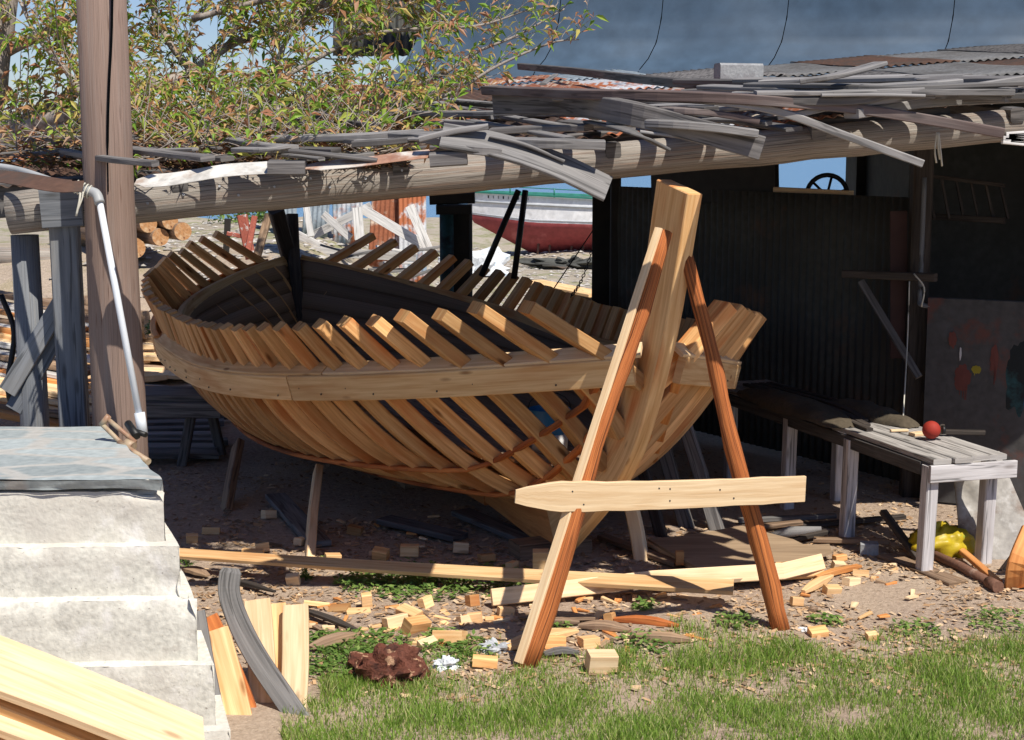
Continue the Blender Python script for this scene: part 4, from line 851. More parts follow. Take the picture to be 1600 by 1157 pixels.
for i in range(120):                      # flat chunks and chips big enough to count
    px, py = (ru(480, 1130), ru(930, 1015)) if i < 84 else (ru(290, 880), ru(790, 860)) if i < 102 else (ru(1240, 1480), ru(880, 990))
    m = MB(); c = G(px, py, .015); a = ru(0, 3.1); d = V((math.cos(a), math.sin(a), ru(-.1, .2))) * ru(.02, .06); m.plank([c - d, c + d], ru(.02, .05), ru(.008, .022), scale=[.7, 1])
    one('wood_chunk', m, R_.choice(['palewood', 'pine', 'brownold', 'orange']), 'thin split scrap of pine lying loose on the dirt', 'scrap', 'pine scraps on the ground')
# timber planks in the dark under the hull
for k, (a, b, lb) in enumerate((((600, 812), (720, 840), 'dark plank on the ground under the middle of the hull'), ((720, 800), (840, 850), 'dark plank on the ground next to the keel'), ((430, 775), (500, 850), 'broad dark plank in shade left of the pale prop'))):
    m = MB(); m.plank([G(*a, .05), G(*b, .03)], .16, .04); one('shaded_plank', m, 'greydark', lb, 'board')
# rotten stump of red wood and plastic scraps
def lump(name, c, rx, ry, rz, mat, label, cat, seed, rough=.3, res=30, spk=8):
    m = MB()
    def fn(u, v):
        th, ph = u * 2 * math.pi, v * math.pi; q = V((math.cos(th) * math.sin(ph), math.sin(th) * math.sin(ph), -math.cos(ph)))
        r = 1 + rough * noise.noise(q * 1.8 + V((seed, 0, 0))) + rough * .7 * noise.noise(q * spk + V((seed, 3, 0)))
        return c + V((q.x * rx * r, q.y * ry * r, max(-.02, q.z * rz * r)))
    m.grid(fn, res, res // 2, smooth=False); return one(name, m, mat, label, cat)
lump('rotten_wood', G(600, 1060, .0), .22, .16, .14, 'rotten', 'crumbling dark red rotten wood lump in the grass', 'rotten wood', 3, .5, 46, 5)
lump('plastic_scrap', G(696, 1040, .01), .06, .04, .035, 'tarp', 'crumpled white plastic scrap on the grass', 'plastic scrap', 6, .9, 36, 4)
lump('plastic_scrap', G(776, 1015, .01), .09, .05, .04, 'hullgrey', 'crumpled bluish grey plastic scrap left of the pole foot', 'plastic scrap', 9, .9, 36, 4)
lump('plastic_scrap', G(1262, 988, .0), .07, .04, .02, 'tarp', 'small whitish scrap on the dirt right of the right pole', 'plastic scrap', 12, .9, 30, 4)

# ------------------------------------------------------------------ stepped concrete wall with slate cap
def rough_course(z0, z1, near, far, mat='concrete', amp=.006, res=.03, parent=None, name='course'):
    # near, far: (x at the right edge, y); left side runs out of the picture
    xl = -4.2; foot = [V((xl, near[1] - .10, 0)), V((near[0], near[1], 0)), V((far[0], far[1], 0)), V((xl - .3, far[1], 0))]
    m = MB()
    def disp(p, nrm):
        e = amp * (noise.noise(p * 3.2) + .7 * noise.noise(p * 11) + .5 * noise.noise(p * 34))
        cr = noise.noise(p * 6 + V((9, 9, 9)))
        if cr > .38: e -= (cr - .38) * .05
        return p + nrm * e
    def chip(x, y): return .006 + .05 * max(0, noise.noise(V((x * 7, y * 7, z1 * 9))) - .12) + .012 * max(0, noise.noise(V((x * 30, y * 30, z1))))
    for a, b in ((0, 1), (1, 2)):
        A, B = foot[a], foot[b]; L_ = (B - A).length; nrm = V(((B - A).y, -(B - A).x, 0)).normalized()
        def fn(u, v, A=A, B=B, nrm=nrm):
            p = A.lerp(B, u) + V((0, 0, z0 - .02 + (z1 - z0 + .02) * v)); p = disp(p, nrm)
            if v > .8: c_ = chip(p.x, p.y) * (v - .8) / .2; p = p - nrm * c_ - V((0, 0, c_ * .6 * (v == 1)))
            return p
        m.grid(fn, int(L_ / res), max(3, int((z1 - z0) / res * 1.3)), smooth=True)
    def top(u, v):
        p = (foot[0].lerp(foot[1], u)).lerp(foot[3].lerp(foot[2], u), v) + V((0, 0, z1)); q = disp(p, V((0, 0, 1))) if v > 0 else disp(p, V((0, -1, 0)))
        if v == 0: c_ = chip(q.x, q.y); q = q + V((0, c_, -c_ * .6))
        return q
    m.grid(top, int(3 / res), 24, smooth=True)
    return m.build(name, mat, parent)
cw_ = empty('concrete_wall', V((-2.5, 7.2, 0)), 'rough stepped concrete wall with a slate paved top in the left foreground', 'wall')
rough_course(.93, 1.165, (P(256, 800, 6.70).x, 6.70), (-2.07, 7.9), parent=cw_)
rough_course(.70, .93, (P(281, 890, 6.64).x, 6.64), (-1.95, 7.9), parent=cw_)
rough_course(.42, .70, (P(308, 990, 6.58).x, 6.58), (-1.85, 7.9), parent=cw_)
rough_course(.14, .42, (P(336, 1100, 6.52).x, 6.52), (-1.75, 7.9), parent=cw_)
rough_course(-.1, .14, (P(360, 1150, 6.46).x, 6.46), (-1.65, 7.9), parent=cw_)
capc = [V((-4.3, 6.58, 0)), V((P(254, 760, 6.66).x, 6.66, 0)), P(166, 675, 7.95), V((-4.6, 7.95, 0))]
m = MB()
def captop(u, v):
    p = capc[0].lerp(capc[1], u).lerp(capc[3].lerp(capc[2], u), v); x = 1.225 + .006 * noise.noise(V((p.x * 4, p.y * 4, 1))); return V((p.x + .012 * noise.noise(V((v * 9, 0, 0))) * (u > .98), p.y + (.015 * noise.noise(V((p.x * 5, 0, 0))) if v < .05 else 0), x))
m.grid(captop, 70, 30)
def capside(u, v):
    p = capc[0].lerp(capc[1], u); return V((p.x, p.y + .015 * noise.noise(V((p.x * 5, 0, 0))) + .012 * noise.noise(V((p.x * 8, v * 3, 5))) * v + .02 * v, 1.222 - .045 * v + .012 * v * noise.noise(V((p.x * 3, 0, 8)))))
m.grid(capside, 90, 4)
m.grid(lambda u, v: capc[1].lerp(capc[2], u) * 1.0 + V((0, 0, 0)) if False else V((capc[1].lerp(capc[2], u).x - .01 * v, capc[1].lerp(capc[2], u).y, 1.222 - .05 * v)), 20, 2)
m.build('cap_slab', 'slate', cw_)

# stacked fresh boards in the lower left corner
for k in range(7):
    m = MB(); a = P(-200, 968, 5.2); b = P(300, 1166, 5.75); dz = V((-.02 * k, -.015 * k + .05 * (k % 2), -.055 * k)); b = b + V((ru(-.08, .08), 0, 0))
    m.plank(bez([a + dz, a.lerp(b, .5) + dz + V((0, 0, .01)), b + dz], 4), .30 + ru(-.03, .03), .04, up=V((.3, -.35, 1)))
    labs = ['topmost fresh board of the stack in the lower left corner', 'second board from the top of the stack in the lower left corner', 'third board from the top of the stack in the lower left corner', 'fourth board down in the lower left stack', 'fifth board down in the lower left stack', 'sixth board down in the lower left stack', 'lowest board in the lower left stack']
    one('stacked_board', m, 'palewood' if k % 2 == 0 else 'pine', labs[k], 'board', 'fresh boards stacked by the concrete wall')
m = MB(); m.plank([V((-1.75, 5.5, 0)), V((-1.75, 5.95, 0))][::1], .2, .2); m = MB(); m.plank([V((-1.65, 5.3, .2)), V((-1.65, 6.0, .2))], .16, .46); one('bearer_block', m, 'brownold', 'squared bearer under the board stack in the lower left corner', 'block')

a = P(-170, 975, 5.2); m = MB(); m.plank([V((a.x, 4.95, .33)), V((a.x, 5.5, .33))], .22, .66); one('bearer_block', m, 'brownold', 'tall squared bearer under the raised end of the lower left board stack', 'block')

# ------------------------------------------------------------------ left middle: sawn slabs on a rough table, planks, log pile
tr = empty('slab_trestle', P(250, 650, 13.2), 'low dark timber trestle piled with sawn slabs left of the hull', 'trestle')
m = MB(); m.plank([P(170, 616, 12.9), P(352, 618, 12.9)], .5, .07); m.build('top', 'greydark', tr)
m = MB(); m.plank([P(160, 640, 12.6), P(345, 642, 12.6)], .05, .12); m.build('rail', 'greydark', tr)
for px0, px1, d in ((300, 280, 12.7), (200, 190, 12.7), (330, 345, 13.2)):
    m = MB(); a = P(px0, 642, d); b = G(px1, 720, 0); b = V((a.x + (px1 - px0) / 2400 * d, a.y, -.02)); m.plank([a, b], .08, .08); m.build('leg', 'greydark', tr)
names = 'sawn slab stacked on the trestle beside the hull'
for k in range(26):
    lay = k // 4; z = 0; px = ru(190, 250); m = MB(); y = 606 - lay * 15 + ru(-4, 3); d = 16.3 + lay * .16 + ru(0, .25); L_ = ru(50, 110)
    a, b = P(px - L_, y + ru(-6, 4), d), P(px + ru(30, 80) * (1 - .05 * lay), y + ru(-4, 6), d + ru(-.1, .2)); m.plank(bez([a, a.lerp(b, .5) + V((0, 0, ru(-.01, .03))), b], 3), ru(.18, .36), ru(.04, .085), scale=[.8] + [1] * 5 + [.7])
    one('sawn_slab', m, R_.choice(['brownold', 'pine', 'whitewood', 'palewood', 'palewood']), names, 'slab', 'sawn slabs left of the hull')
for k in range(22):
    m = MB(); y = 470 + k * 8.5; d = 15.6 - k * .08; a, b = P(-70 + ru(-20, 20), y - 18 + ru(-5, 5), d), P(ru(100, 180), y + 22 + ru(-6, 6), d - .2); m.plank([a, b], ru(.12, .25), ru(.03, .06))
    one('pile_board', m, R_.choice(['pine', 'orange', 'whitewood', 'brownold', 'palewood']), 'sunlit sawn board in the slanting pile behind the left posts', 'board', 'boards piled behind the left posts')
for k in range(7):
    m = MB(); m.plank([G(190 + ru(-20, 0), 655 + k * 9, .06 + .01 * k), G(ru(330, 370), 650 + k * 10, .06)], ru(.12, .22), .05); one('yard_plank', m, R_.choice(['grey', 'greydark']), 'grey plank lying on the ground behind the trestle legs', 'board', 'planks on the ground left of the hull')
# weed by the slabs
def weed(px, py, h_, n_, label, d=None, name='weed', z=0):
    c = P(px, py, d) if d else G(px, py, 0); m = MB()
    for i in range(n_):
        a = ru(0, 6.28); t = ru(.3, 1); L_ = h_ * ru(.35, .6); base = c + V((ru(-.02, .02), ru(-.02, .02), h_ * t * ru(.2, .9))) ; dr = V((math.cos(a), math.sin(a), ru(.0, .6))).normalized(); s_ = V((-dr.y, dr.x, 0)) * L_ * .16
        tip = base + dr * L_ - V((0, 0, L_ * .2)); mid = base + dr * L_ * .5 + V((0, 0, L_ * .06)); m.poly([base, mid + s_, tip, mid - s_])
    for i in range(4):
        m.tube([c, c + V((ru(-.3, .3) * h_, ru(-.3, .3) * h_, h_))], .003, 4)
    one(name, m, 'weed', label, 'weed')
weed(238, 528, .22, 60, 'bright green weed among the sawn slabs beside the hull', 15.3)
weed(478, 908, .10, 60, 'small leafy weed beside the upright block in the middle left')
weed(293, 888, .10, 24, 'tiny green seedling on the dirt beside the concrete corner')
# log pile on the bank
for i, (px, py, r) in enumerate(((212, 388, .135), (251, 371, .115), (286, 362, .12), (232, 350, .12), (266, 346, .11), (196, 372, .13))):
    e = P(px, py, 20.0); dr = V((-.55 if i != 0 else -.5, .9, 0)).normalized(); m = MB(); pth = [e, e + dr * .02, e + dr * 1.6, e + dr * 3.2]; m.tube(pth, r, 18, radii=[r * .97, r, r, r * .95], capmi=1)
    one('cut_log', m, ['brownold', 'endgrain'], ['cut log on the bank with orange end, lowest and leftmost of the pile', 'cut log on the bank with a pale end, second from the tall post', 'cut log on the bank with orange end, nearest the hull', 'log half hidden behind the row of cut ends under the beam', 'log top right in the pile under the beam', 'log partly hidden behind the tall post'][i], 'log', 'cut logs on the bank')
m = MB(); m.tube([P(-60, 402, 21), P(125, 405, 21)], .14, 14); one('fallen_log', m, 'log', 'pale log lying on the bank between the left posts', 'log')
m = MB(); m.tube([P(40, 500, 17), P(230, 508, 17)], .16, 14); one('fallen_log', m, 'brownold', 'thick brown log lying at the foot of the bank behind the tall post', 'log')
m = MB(); m.tube([P(60, 480, 18), P(215, 470, 18.4)], .10, 12); one('fallen_log', m, 'brownold', 'thinner brown log on the bank above the thick one', 'log')
m = MB(); m.tube(bez([P(2, 462, 12), P(22, 520, 11.9), P(12, 600, 11.8), P(20, 640, 11.8)], 5), .022, 8); one('black_hose', m, 'black', 'black bent hose hanging behind the leftmost post', 'hose')

# ------------------------------------------------------------------ background seen under the log
m = MB(); q0, q1 = P(560, 340, 27), P(560, 340, 27)
for k, (px, d, wd, hh, mt, lb) in enumerate(((448, 25, .30, 1.5, 'tinblue', 'narrow blue-grey iron sheet standing behind the far post of the boat'), (492, 25.2, .42, 1.5, 'tinblue', 'blue-grey iron sheet behind the crossed white boards'), (545, 25.4, .5, 1.5, 'rustmix', 'streaky rust and blue iron sheet in the middle of the junk fence'), (600, 25.2, .55, 1.55, 'rust', 'rusty orange iron sheet in the junk fence'), (645, 25.0, .45, 1.5, 'rustmix', 'rust streaked sheet at the right end of the junk fence'))):
    b = P(px - wd / 2 * 2400 / d, 400, d); b.z = gz(b.x, b.y) - .05
    corr('iron_sheet', b, V((1, 0, 0)), V((ru(-.1, .1), .15, 1)).normalized(), V((0, -1, 0)), wd, hh + .55, mt, lb)
for k, (a, b, w_, lb) in enumerate((((455, 385), (580, 322), .13, 'whitened board rising to the right across the junk fence'), ((452, 362), (520, 398), .16, 'broad whitened board end pointing left in the junk fence'),
        ((505, 335), (548, 372), .12, 'short whitened board crossing behind the others'), ((565, 326), (665, 385), .15, 'long whitened board sloping down to the right'), ((558, 325), (562, 375), .15, 'upright whitened board in the middle of the junk fence'),
        ((640, 322), (672, 395), .14, 'whitened board leaning at the right end of the junk fence'), ((478, 320), (486, 370), .10, 'upright pale board near the far post of the boat'), ((470, 392), (650, 402), .14, 'pale board lying along the foot of the junk fence'))):
    m = MB(); m.plank([P(*a, 24.2 - k * .12), P(*b, 24.0 - k * .12)], w_, .03, up=V((0, -1, 0))); one('junk_board', m, 'whitewood', lb, 'board')
for k in range(14):
    m = MB(); c = P(ru(480, 690), ru(388, 425), ru(21, 23.5)); a = ru(-.6, .6); m.plank([c - V((math.cos(a) * .3, .1, math.sin(a) * .15)), c + V((math.cos(a) * .3, .1, math.sin(a) * .15))], .1, .03); one('heap_board', m, R_.choice(['whitewood', 'whitewood', 'grey']), 'bleached scrap board in the heap beyond the hull', 'board', 'bleached scrap boards beyond the hull')
rp = empty('red_stand', P(385, 400, 19), 'flaking red painted iron stand beyond the far end of the boat', 'stand')
m = MB(); m.plank([P(378, 336, 19), P(392, 405, 19)], .12, .10, up=V((0, -1, 0))); m.build('post', 'redpaint', rp)
m = MB(); m.plank([P(398, 338, 19), P(386, 400, 18.9)], .07, .06, up=V((0, -1, 0))); m.build('brace', 'redpaint', rp)
m = MB(); m.plank([P(355, 365, 19), P(390, 372, 19)], .06, .05); m.build('arm', 'redpaint', rp)
m = MB(); m.plank([P(420, 336, 17.6), P(402, 400, 17.4)], .09, .06, up=V((0, -1, 0))); one('leaning_stay', m, 'brownold', 'brown stay leaning against the far post of the boat', 'stay')
m = MB(); m.plank([P(356, 342, 21), P(353, 400, 21)], .08, .07, up=V((0, -1, 0))); one('thin_post', m, 'blackwood', 'thin black post between the cut logs and the red stand', 'post')
# far post of the boat runs up to the beam: a prop tied to it
m = MB(); m.plank([bpt(.99, 0, 1.45), P(431, 328, 15.9)], .15, .13, up=UX); one('post_extension', m, 'darkwood', 'dark timber standing on the far end of the boat up to the log', 'timber')
# teal and black machine post
mp_ = empty('machine_post', P(712, 400, 16.6), 'black and teal painted post with a heavy bracket beyond the hull', 'post')
m = MB(); c = P(718, 400, 16.8); m.plank([V((c.x, c.y, 0)), V((c.x, c.y, 2.05))], .28, .22, up=V((0, -1, 0))); m.build('shaft', 'blackwood', mp_)
m = MB(); c = P(698, 400, 16.6); m.tube([V((c.x, c.y, 0)), V((c.x, c.y, 1.95))], .075, 12); m.build('pipe', 'teal', mp_)
m = MB(); m.plank([P(672, 311, 16.6), P(742, 309, 16.6)], .30, .12); m.build('bracket', 'blackwood', mp_)
m = MB(); m.plank([P(682, 328, 16.5), P(737, 327, 16.5)], .22, .10); m.build('collar', 'blackwood', mp_)
for k, (a, b, lb) in enumerate((((810, 298), (752, 432), 'slanting black pole beyond the far ribs, left of two'), ((821, 298), (803, 436), 'steep black pole beyond the far ribs, right of two'))):
    m = MB(); m.tube([P(*a, 15.4), P(*b, 15.2)], .032, 8); one('black_pole', m, 'black', lb, 'pole')
# boat ashore
hb_ = empty('moored_boat', P(850, 395, 37), 'white fishing boat with red bottom and green rail hauled out on the shore', 'boat')
def hull2(u, v):        # u along, v 0 keel..1 rail ; bow at the left
    L_ = 8.6; x = u * L_; b = 1.35 * (1 - (1 - min(1, u * 1.9)) ** 2.2) * (1 - .45 * max(0, u - .6) ** 2 / .16); b = max(b, .02)
    kz = .0 + .95 * max(0, .16 - u) ** 1.0 / .16 * (1 - v) * .8
    z = (kz + .04) * (1 - v) + (1.55 - .55 * u + .35 * max(0, u - .65)) * v; bb = b * min(1, (v / .5) ** .55) ; return x - .25 * (v) * (1 - u) ** 3, bb, z
bo_ = P(744, 395, 37.5); bo_.z = .03
def wr(u, v, s_, k=1.0):
    x, b, z = hull2(u, v); a = -.10; return V((bo_.x + x * math.cos(a) - s_ * b * k * math.sin(a) * -1, bo_.y + x * math.sin(a) * -1 + s_ * b * k, z + .12 * u))
for nm_, v0, v1, mt in (('bottom', 0, .56, 'redhull'), ('topside', .56, 1, 'whitehull')):
    m = MB()
    for s_ in (-1, 1): m.grid(lambda u, v, s_=s_: wr(u, v0 + (v1 - v0) * v, s_), 40, 12)
    m.build(nm_, mt, hb_)
m = MB(); m.tube([wr(i / 30, .86, -1, 1.02) for i in range(31)], .028, 6); m.tube([wr(i / 30, .60, -1, 1.01) for i in range(31)], .012, 6); m.build('rubbing_strake', 'hullgrey', hb_)
m = MB(); m.plank([wr(i / 30, 1.0, -1, 1.02) + V((0, 0, .03)) for i in range(31)], .10, .045); m.plank([wr(i / 30, 1.0, 1, 1.02) + V((0, 0, .03)) for i in range(31)], .10, .07); m.build('rail', 'greenrail', hb_)
m = MB(); m.grid(lambda u, v: wr(u, .97, -1).lerp(wr(u, .97, 1), v), 20, 2); m.build('deck', 'hullgrey', hb_)
m = MB()
for i in range(1, 8): p = wr(i / 9, 1, -1) ; m.tube([p, p + V((0, 0, .22))], .02, 6)
m.tube([wr(i / 20, 1, -1) + V((0, 0, .20)) for i in range(21)], .012, 5); m.build('guard_rail', 'greenrail', hb_)
# lettering too small to read on the bow
m = MB()
for k in range(9):
    p = wr(.055 + k * .0125, .93, -1, 1.03); m.plank([p, p + V((0, 0, .065))], .012 if k % 3 else .03, .01, up=V((0, -1, 0)), bev=.001)
m.build('bow_marks', 'black', hb_)
for k in range(5):
    m = MB(); p = P(840 + k * 26 - (k % 2) * 8, 398, 37.2); m.tube([V((p.x, p.y, 0)), V((p.x + .02, p.y, .35))], .03, 6); one('boat_prop', m, 'ironpipe', 'small prop under the keel of the white boat ashore', 'prop', 'props under the white boat')
lump('plastic_sheet', G(738, 428, 0), .62, .5, .45, 'tarp', 'heaped white plastic sheet on the ground beyond the hull', 'plastic sheet', 21, .6, 50, 3)
lump('nets', G(895, 418, 0), .9, .4, .22, 'darktin', 'dark heap of nets and chain on the shore below the white boat', 'net heap', 25, .8, 46, 5)
m = MB(); m.plank([G(830, 440, .1), G(940, 462, .1)], .5, .05); one('shore_board', m, 'pine', 'wide pale board on the ground beyond the far ribs', 'board')
# chain hanging on the far side
m = MB(); ca, cb = P(924, 395, 14.6), P(893, 462, 14.3)
for k in range(16):
    p = ca.lerp(cb, k / 15) - V((0, 0, .06 * math.sin(k / 15 * math.pi))); a = (k % 2) * math.pi / 2; s_ = V((math.cos(a), math.sin(a), 0)); d = (cb - ca).normalized()
    m.tube([p + s_ * math.cos(t / 8 * 6.2832) * .014 + d * math.sin(t / 8 * 6.2832) * .024 for t in range(9)], .0045, 5)
one('chain', m, 'black', 'thin black chain hanging down to the far ribs', 'chain')
m = MB(); m.tube([P(930, 355, 15), P(866, 450, 14.4)], .006, 5); one('stay_wire', m, 'black', 'thin dark wire slanting down to the far ribs', 'wire')

# ------------------------------------------------------------------ tree
tree = empty('tree', V((-5.0, 12.6, 0)), 'leafy tree with narrow green and rusty brown leaves sprawling over the shed roof', 'tree')
limbs = []
def limb(pts, r0, r1): 
    path = bez([P(x_, y_, d_ - .8) for x_, y_, d_ in pts], 6); limbs.append((path, r0, r1)); return path
tk = MB(); tp = bez([V((-4.7, 11.8, -.1)), V((-4.5, 11.8, 1.6)), P(-30, 190, 11.7), P(-5, 60, 11.7), P(25, -120, 11.8)], 6)
tk.tube(tp, .16, 12, radii=[.20 - .11 * i / (len(tp) - 1) for i in range(len(tp))], jit=.06); tk.build('trunk', 'twig', tree)
limb([(-15, 235, 12.4), (60, 195, 12.0), (140, 175, 11.7), (190, 185, 11.5)], .085, .03)
limb([(0, 210, 12.4), (90, 165, 12.2), (140, 125, 12.2), (225, 137, 12.2), (300, 112, 12.4), (360, 70, 12.5), (430, 45, 12.6), (520, -10, 12.8)], .065, .02)
limb([(60, 195, 12.0), (170, 210, 11.6), (240, 225, 11.4), (300, 190, 11.5), (365, 184, 11.6), (440, 200, 11.6), (510, 232, 11.5)], .05, .018)
limb([(170, 205, 11.7), (240, 195, 11.8), (330, 172, 11.9), (420, 190, 12.0), (470, 210, 12.0)], .035, .012)
limb([(440, 200, 11.6), (426, 130, 11.8), (450, 60, 11.9), (500, 10, 12.0), (540, -60, 12.1)], .025, .010)
limb([(470, 205, 11.8), (575, 158, 11.8), (681, 122, 11.7), (744, 82, 11.7), (810, 55, 11.7), (882, 14, 11.7)], .022, .005)
limb([(500, 225, 11.5), (600, 180, 11.4), (700, 148, 11.3), (780, 102, 11.3), (860, 68, 11.3), (905, 62, 11.3)], .018, .004)
limb([(426, 130, 11.8), (560, 60, 12.0), (660, 45, 12.0), (750, 40, 12.0), (835, 12, 12.0)], .020, .005)
limb([(300, 112, 12.4), (260, 60, 12.4), (230, -20, 12.4), (220, -120, 12.4)], .03, .012)
limb([(10, 80, 12.5), (90, 40, 12.3), (150, 0, 12.3), (240, -60, 12.3)], .05, .012)
limb([(-5, 60, 12.5), (-60, -20, 12.3), (-100, -100, 12.3)], .04, .012)
for q_ in ((13.5, -150), (14.6, -190), (15.6, -170)):  # unseen limbs above the frame, added to shade the boat's far end
    limb([(25, -110, 12.6), (180, q_[1] + 20, q_[0]), (360, q_[1], q_[0] + .4), (560, q_[1] - 20, q_[0] + .6)], .03, .01)
limb([(360, 70, 12.5), (380, 10, 12.5), (400, -80, 12.5)], .025, .01)
limb([(300, 30, 12.2), (420, 0, 12.2), (560, -10, 12.1), (680, 5, 12.1)], .025, .006)
limb([(240, 225, 11.4), (330, 235, 11.2), (430, 222, 11.2), (560, 235, 11.1), (650, 222, 11.1)], .022, .006)
limb([(500, 10, 12.0), (600, -10, 12.0), (720, -5, 12.0), (800, -40, 12)], .018, .005)
limb([(140, 175, 11.8), (110, 120, 11.8), (60, 60, 11.9), (30, 0, 12)], .03, .01)
br_, lf = MB(), MB()
def leafy(p, d, L_):
    L_ *= ru(.8, 1.25)
    """one narrow leaf: two bent quads"""
    d = d.normalized(); s_ = d.cross(V((ru(-1, 1), ru(-1, 1), ru(-.2, 1)))).normalized() * L_ * ru(.115, .165); mid = p + d * L_ * .5; tip = p + d * L_ - V((0, 0, L_ * ru(.1, .45)))
    b0 = len(lf.v); up_ = s_.cross(d) * .6
    lf.v += [p, mid + s_ + up_, tip, mid - s_ + up_, mid]
    lf.face((b0, b0 + 1, b0 + 4), [(0, 0)] * 3); lf.face((b0 + 1, b0 + 2, b0 + 4), [(0, 0)] * 3); lf.face((b0, b0 + 4, b0 + 3), [(0, 0)] * 3); lf.face((b0 + 4, b0 + 2, b0 + 3), [(0, 0)] * 3)
def pix(p):
    q = p - V((0, 0, H)); dd = q.y * CT - q.z * ST; return 800 + F * q.x / dd, 578.5 - F * (q.y * ST + q.z * CT) / dd
def twig(p, d, L_, nl, r=.004):
    pts = [p]; q = d.normalized(); k = 6
    for i in range(k): q = (q + V((ru(-.22, .22), ru(-.22, .22), ru(-.16, .20)))).normalized(); pts.append(pts[-1] + q * L_ / k)
    br_.tube(pts, r, 4, radii=[r * (1 - .11 * i) for i in range(k + 1)])
    for i in range(nl):
        t = ru(.15, 1) * k; a = min(k - 1, int(t)); pp = pts[a].lerp(pts[a + 1], t - a); dr = (pts[a + 1] - pts[a]).normalized()
        leafy(pp, dr * .8 + V((ru(-1, 1), ru(-1, 1), ru(-.9, .7))), ru(.050, .105))
    return pts
for path, r0, r1 in limbs:
    n = len(path); br_.tube(path, r0, 8, radii=[(r0 + (r1 - r0) * i / (n - 1)) * (1 + .12 * noise.noise(V((i * .7, r0 * 50, 0)))) for i in range(n)], jit=.05)
    L_ = sum((path[i + 1] - path[i]).length for i in range(n - 1)); ns = int(L_ * 17)
    for k in range(ns):
        t = (k + rnd()) / ns * (n - 1); a = min(n - 2, int(t)); p = path[a].lerp(path[a + 1], t - a); dr = (path[a + 1] - path[a]).normalized()
        x, y = pix(p)
        thin = x > 640
        d = (dr * ru(.3, 1) + V((ru(-.6, .7), ru(-.6, .6), ru(-.35, 1.0)))).normalized()
        l2 = ru(.15, .32) if thin else ru(.30, .85)
        if y < -20: l2 *= .9
        pts = twig(p, d, l2, int(l2 * 27), .006 if not thin else .003)
        for q in range(0 if thin else 3):
            j = 2 + int(rnd() * 4); twig(pts[j], (pts[j] - pts[j - 1]).normalized() + V((ru(-.9, .9), ru(-.9, .9), ru(-.7, .7))), ru(.12, .34), int(ru(7, 15)), .0028)
br_.build('branches', 'twig', tree)
fo = lf.build('foliage', 'leaf', tree)
# the dead and green brush sprawled across the back of the roof
bsh = MB(); save = lf; lf = MB(); br_ = MB()
for k in range(360):
    x, y = ru(-60, 600), ru(195, 252); p = RP(x, y, .05, 8.6)
    if rnd() < .85: twig(p, V((ru(-1, 1), ru(-.5, .5), ru(-.05, .5))), ru(.2, .6), int(ru(1, 11)), .0045)
tag(br_.build('brushwood', 'twig'), kind='stuff')
tag(lf.build('brush_leaves', 'leaf'), kind='stuff')
# distant shore bushes
for k, (px, py, r, lb) in enumerate(((365, 345, .5, 'small green bush on the bank behind the thin black post'), (395, 352, .4, 'low bush on the bank beside the red stand'))):
    c = P(px, py, 27); lf = MB()
    for i in range(500): q = V((ru(-1, 1), ru(-1, 1), ru(-1, 1))); q = q.normalized() * r * rnd() ** .4; leafy(c + q, V((ru(-1, 1), ru(-1, 1), ru(-.3, 1))), .12)
    one('bush', lf, 'weed', lb, 'bush')

# ------------------------------------------------------------------ ground cover
def dens(px, py):
    """how grassy the ground is at a picture position (from the photograph)"""
    n1 = noise.noise(V((px * .012, py * .03, 5))) * 52
    edge = 1010 if px < 720 else 1012 - (px - 720) * .02
    if 1040 < px < 1240: edge = 985
    if px > 1240: edge = 1000 - (px - 1240) * .09
    return (py + n1 - edge) / 75
gr = MB()
def blade(p, h_, w_, lean):
    a = ru(0, 6.28); s_ = V((math.cos(a), math.sin(a), 0)) * w_; l_ = V((ru(-1, 1), ru(-1, 1), 0)) * lean
    b0 = len(gr.v); m1 = p + V((0, 0, h_ * .55)) + l_ * .35; gr.v += [p - s_, p + s_, m1 + s_ * .7, m1 - s_ * .7, p + V((0, 0, h_)) + l_]
    gr.face((b0, b0 + 1, b0 + 2, b0 + 3), [(0, 0)] * 4); gr.face((b0 + 3, b0 + 2, b0 + 4), [(0, 0)] * 3)
cnt = 0
while cnt < 90000:
    x, y = ru(-1.7, 4.2), ru(5.2, 9.6); px, py = pix(V((x, y, 0)))
    if px < 440 or px > 1720: continue
    if px < 500 and py < 1100: continue
    f = dens(px, py)
    if rnd() > min(1, f) : continue
    k = noise.noise(V((x * 2.5, y * 2.5, 0))); 
    if rnd() > .72 + 1.1 * k: continue
    hh = ru(.02, .055) * (1.0 + .9 * max(0, k)) * (1.5 if 1050 < px < 1260 and py < 1050 else 1)
    blade(V((x, y, gz(x, y) - .004)), hh, ru(.0016, .0034), hh * ru(.2, .9)); cnt += 1
tag(gr.build('grass', 'grass'), kind='stuff')
gr = MB()
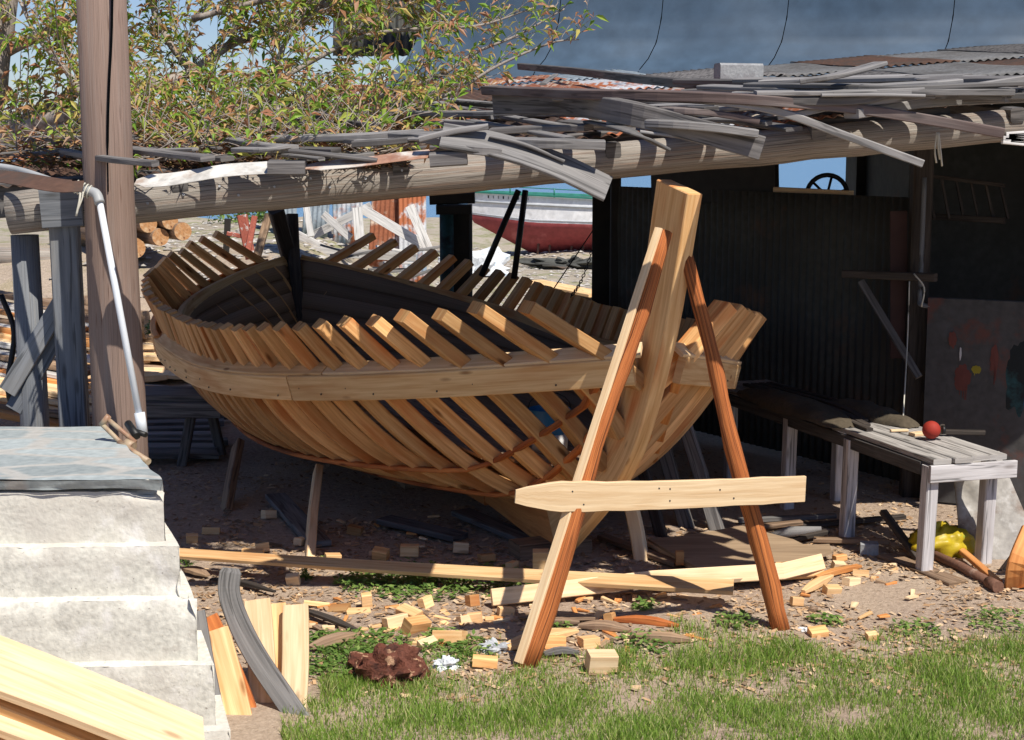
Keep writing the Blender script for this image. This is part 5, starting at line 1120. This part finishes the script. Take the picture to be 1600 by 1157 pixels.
for cx, cy, n_, r_ in ((610, 915, 900, .32), (660, 925, 700, .3), (780, 912, 900, .35), (560, 912, 260, .15), (1008, 952, 160, .08), (860, 985, 200, .12), (570, 1015, 900, .25), (530, 1040, 700, .25), (720, 1020, 500, .22), (690, 1000, 200, .1), (1010, 1010, 260, .16), (1150, 978, 260, .14), (1290, 975, 150, .1), (500, 1000, 200, .1), (640, 900, 300, .3), (830, 930, 300, .16), (505, 885, 120, .1), (1560, 975, 260, .2), (1430, 985, 160, .15)):
    c = G(cx, cy, 0)
    for i in range(int(n_ * .6)):
        a = ru(0, 6.28); q = c + V((math.cos(a), math.sin(a) * 1.1, 0)) * r_ * rnd() ** .6; q.z = gz(q.x, q.y) + ru(.005, .045); a = ru(0, 6.28); L_ = ru(.012, .028); d = V((math.cos(a), math.sin(a), ru(-.3, .5))) * L_; s_ = V((-d.y, d.x, ru(-.01, .01))) * .45
        gr.poly([q - d, q + s_, q + d, q - s_])
tag(gr.build('ground_cover', 'weed'), kind='stuff')
ch = MB()
for i in range(26000):
    if i < 18000: x, y = ru(-2.0, 4.2), 7.2 + 3.6 * rnd() ** .9
    else: x, y = ru(-3.2, 4.0), ru(9.5, 13.5)
    if noise.noise(V((x * 1.6, y * 1.6, 7))) < ru(-.5, .25): continue
    L_ = ru(.006, .024) * (1.5 if rnd() < .06 else 1); a = ru(0, 3.14); p = V((x, y, gz(x, y) + ru(.002, .012))); d = V((math.cos(a), math.sin(a), ru(-.25, .35))) * L_; s_ = V((-math.sin(a), math.cos(a), ru(-.4, .4))) * L_ * ru(.2, .6)
    ch.poly([p - d - s_, p + d - s_, p + d + s_, p - d + s_])
tag(ch.build('wood_shavings', 'chips'), kind='stuff')
pb_ = MB()
for i in range(5000):
    x, y = ru(-6, 8), ru(17, 40)
    L_ = ru(.03, .11); p = V((x, y, gz(x, y) + .01)); a = ru(0, 3.14); d = V((math.cos(a), math.sin(a), 0)) * L_; s_ = V((-d.y, d.x, 0)) * .7; t_ = p + V((0, 0, L_ * .3))
    pb_.poly([p - d, p + s_, t_]); pb_.poly([p + s_, p + d, t_]); pb_.poly([p + d, p - s_, t_]); pb_.poly([p - s_, p - d, t_])
tag(pb_.build('shore_pebbles', 'pebbles'), kind='stuff')
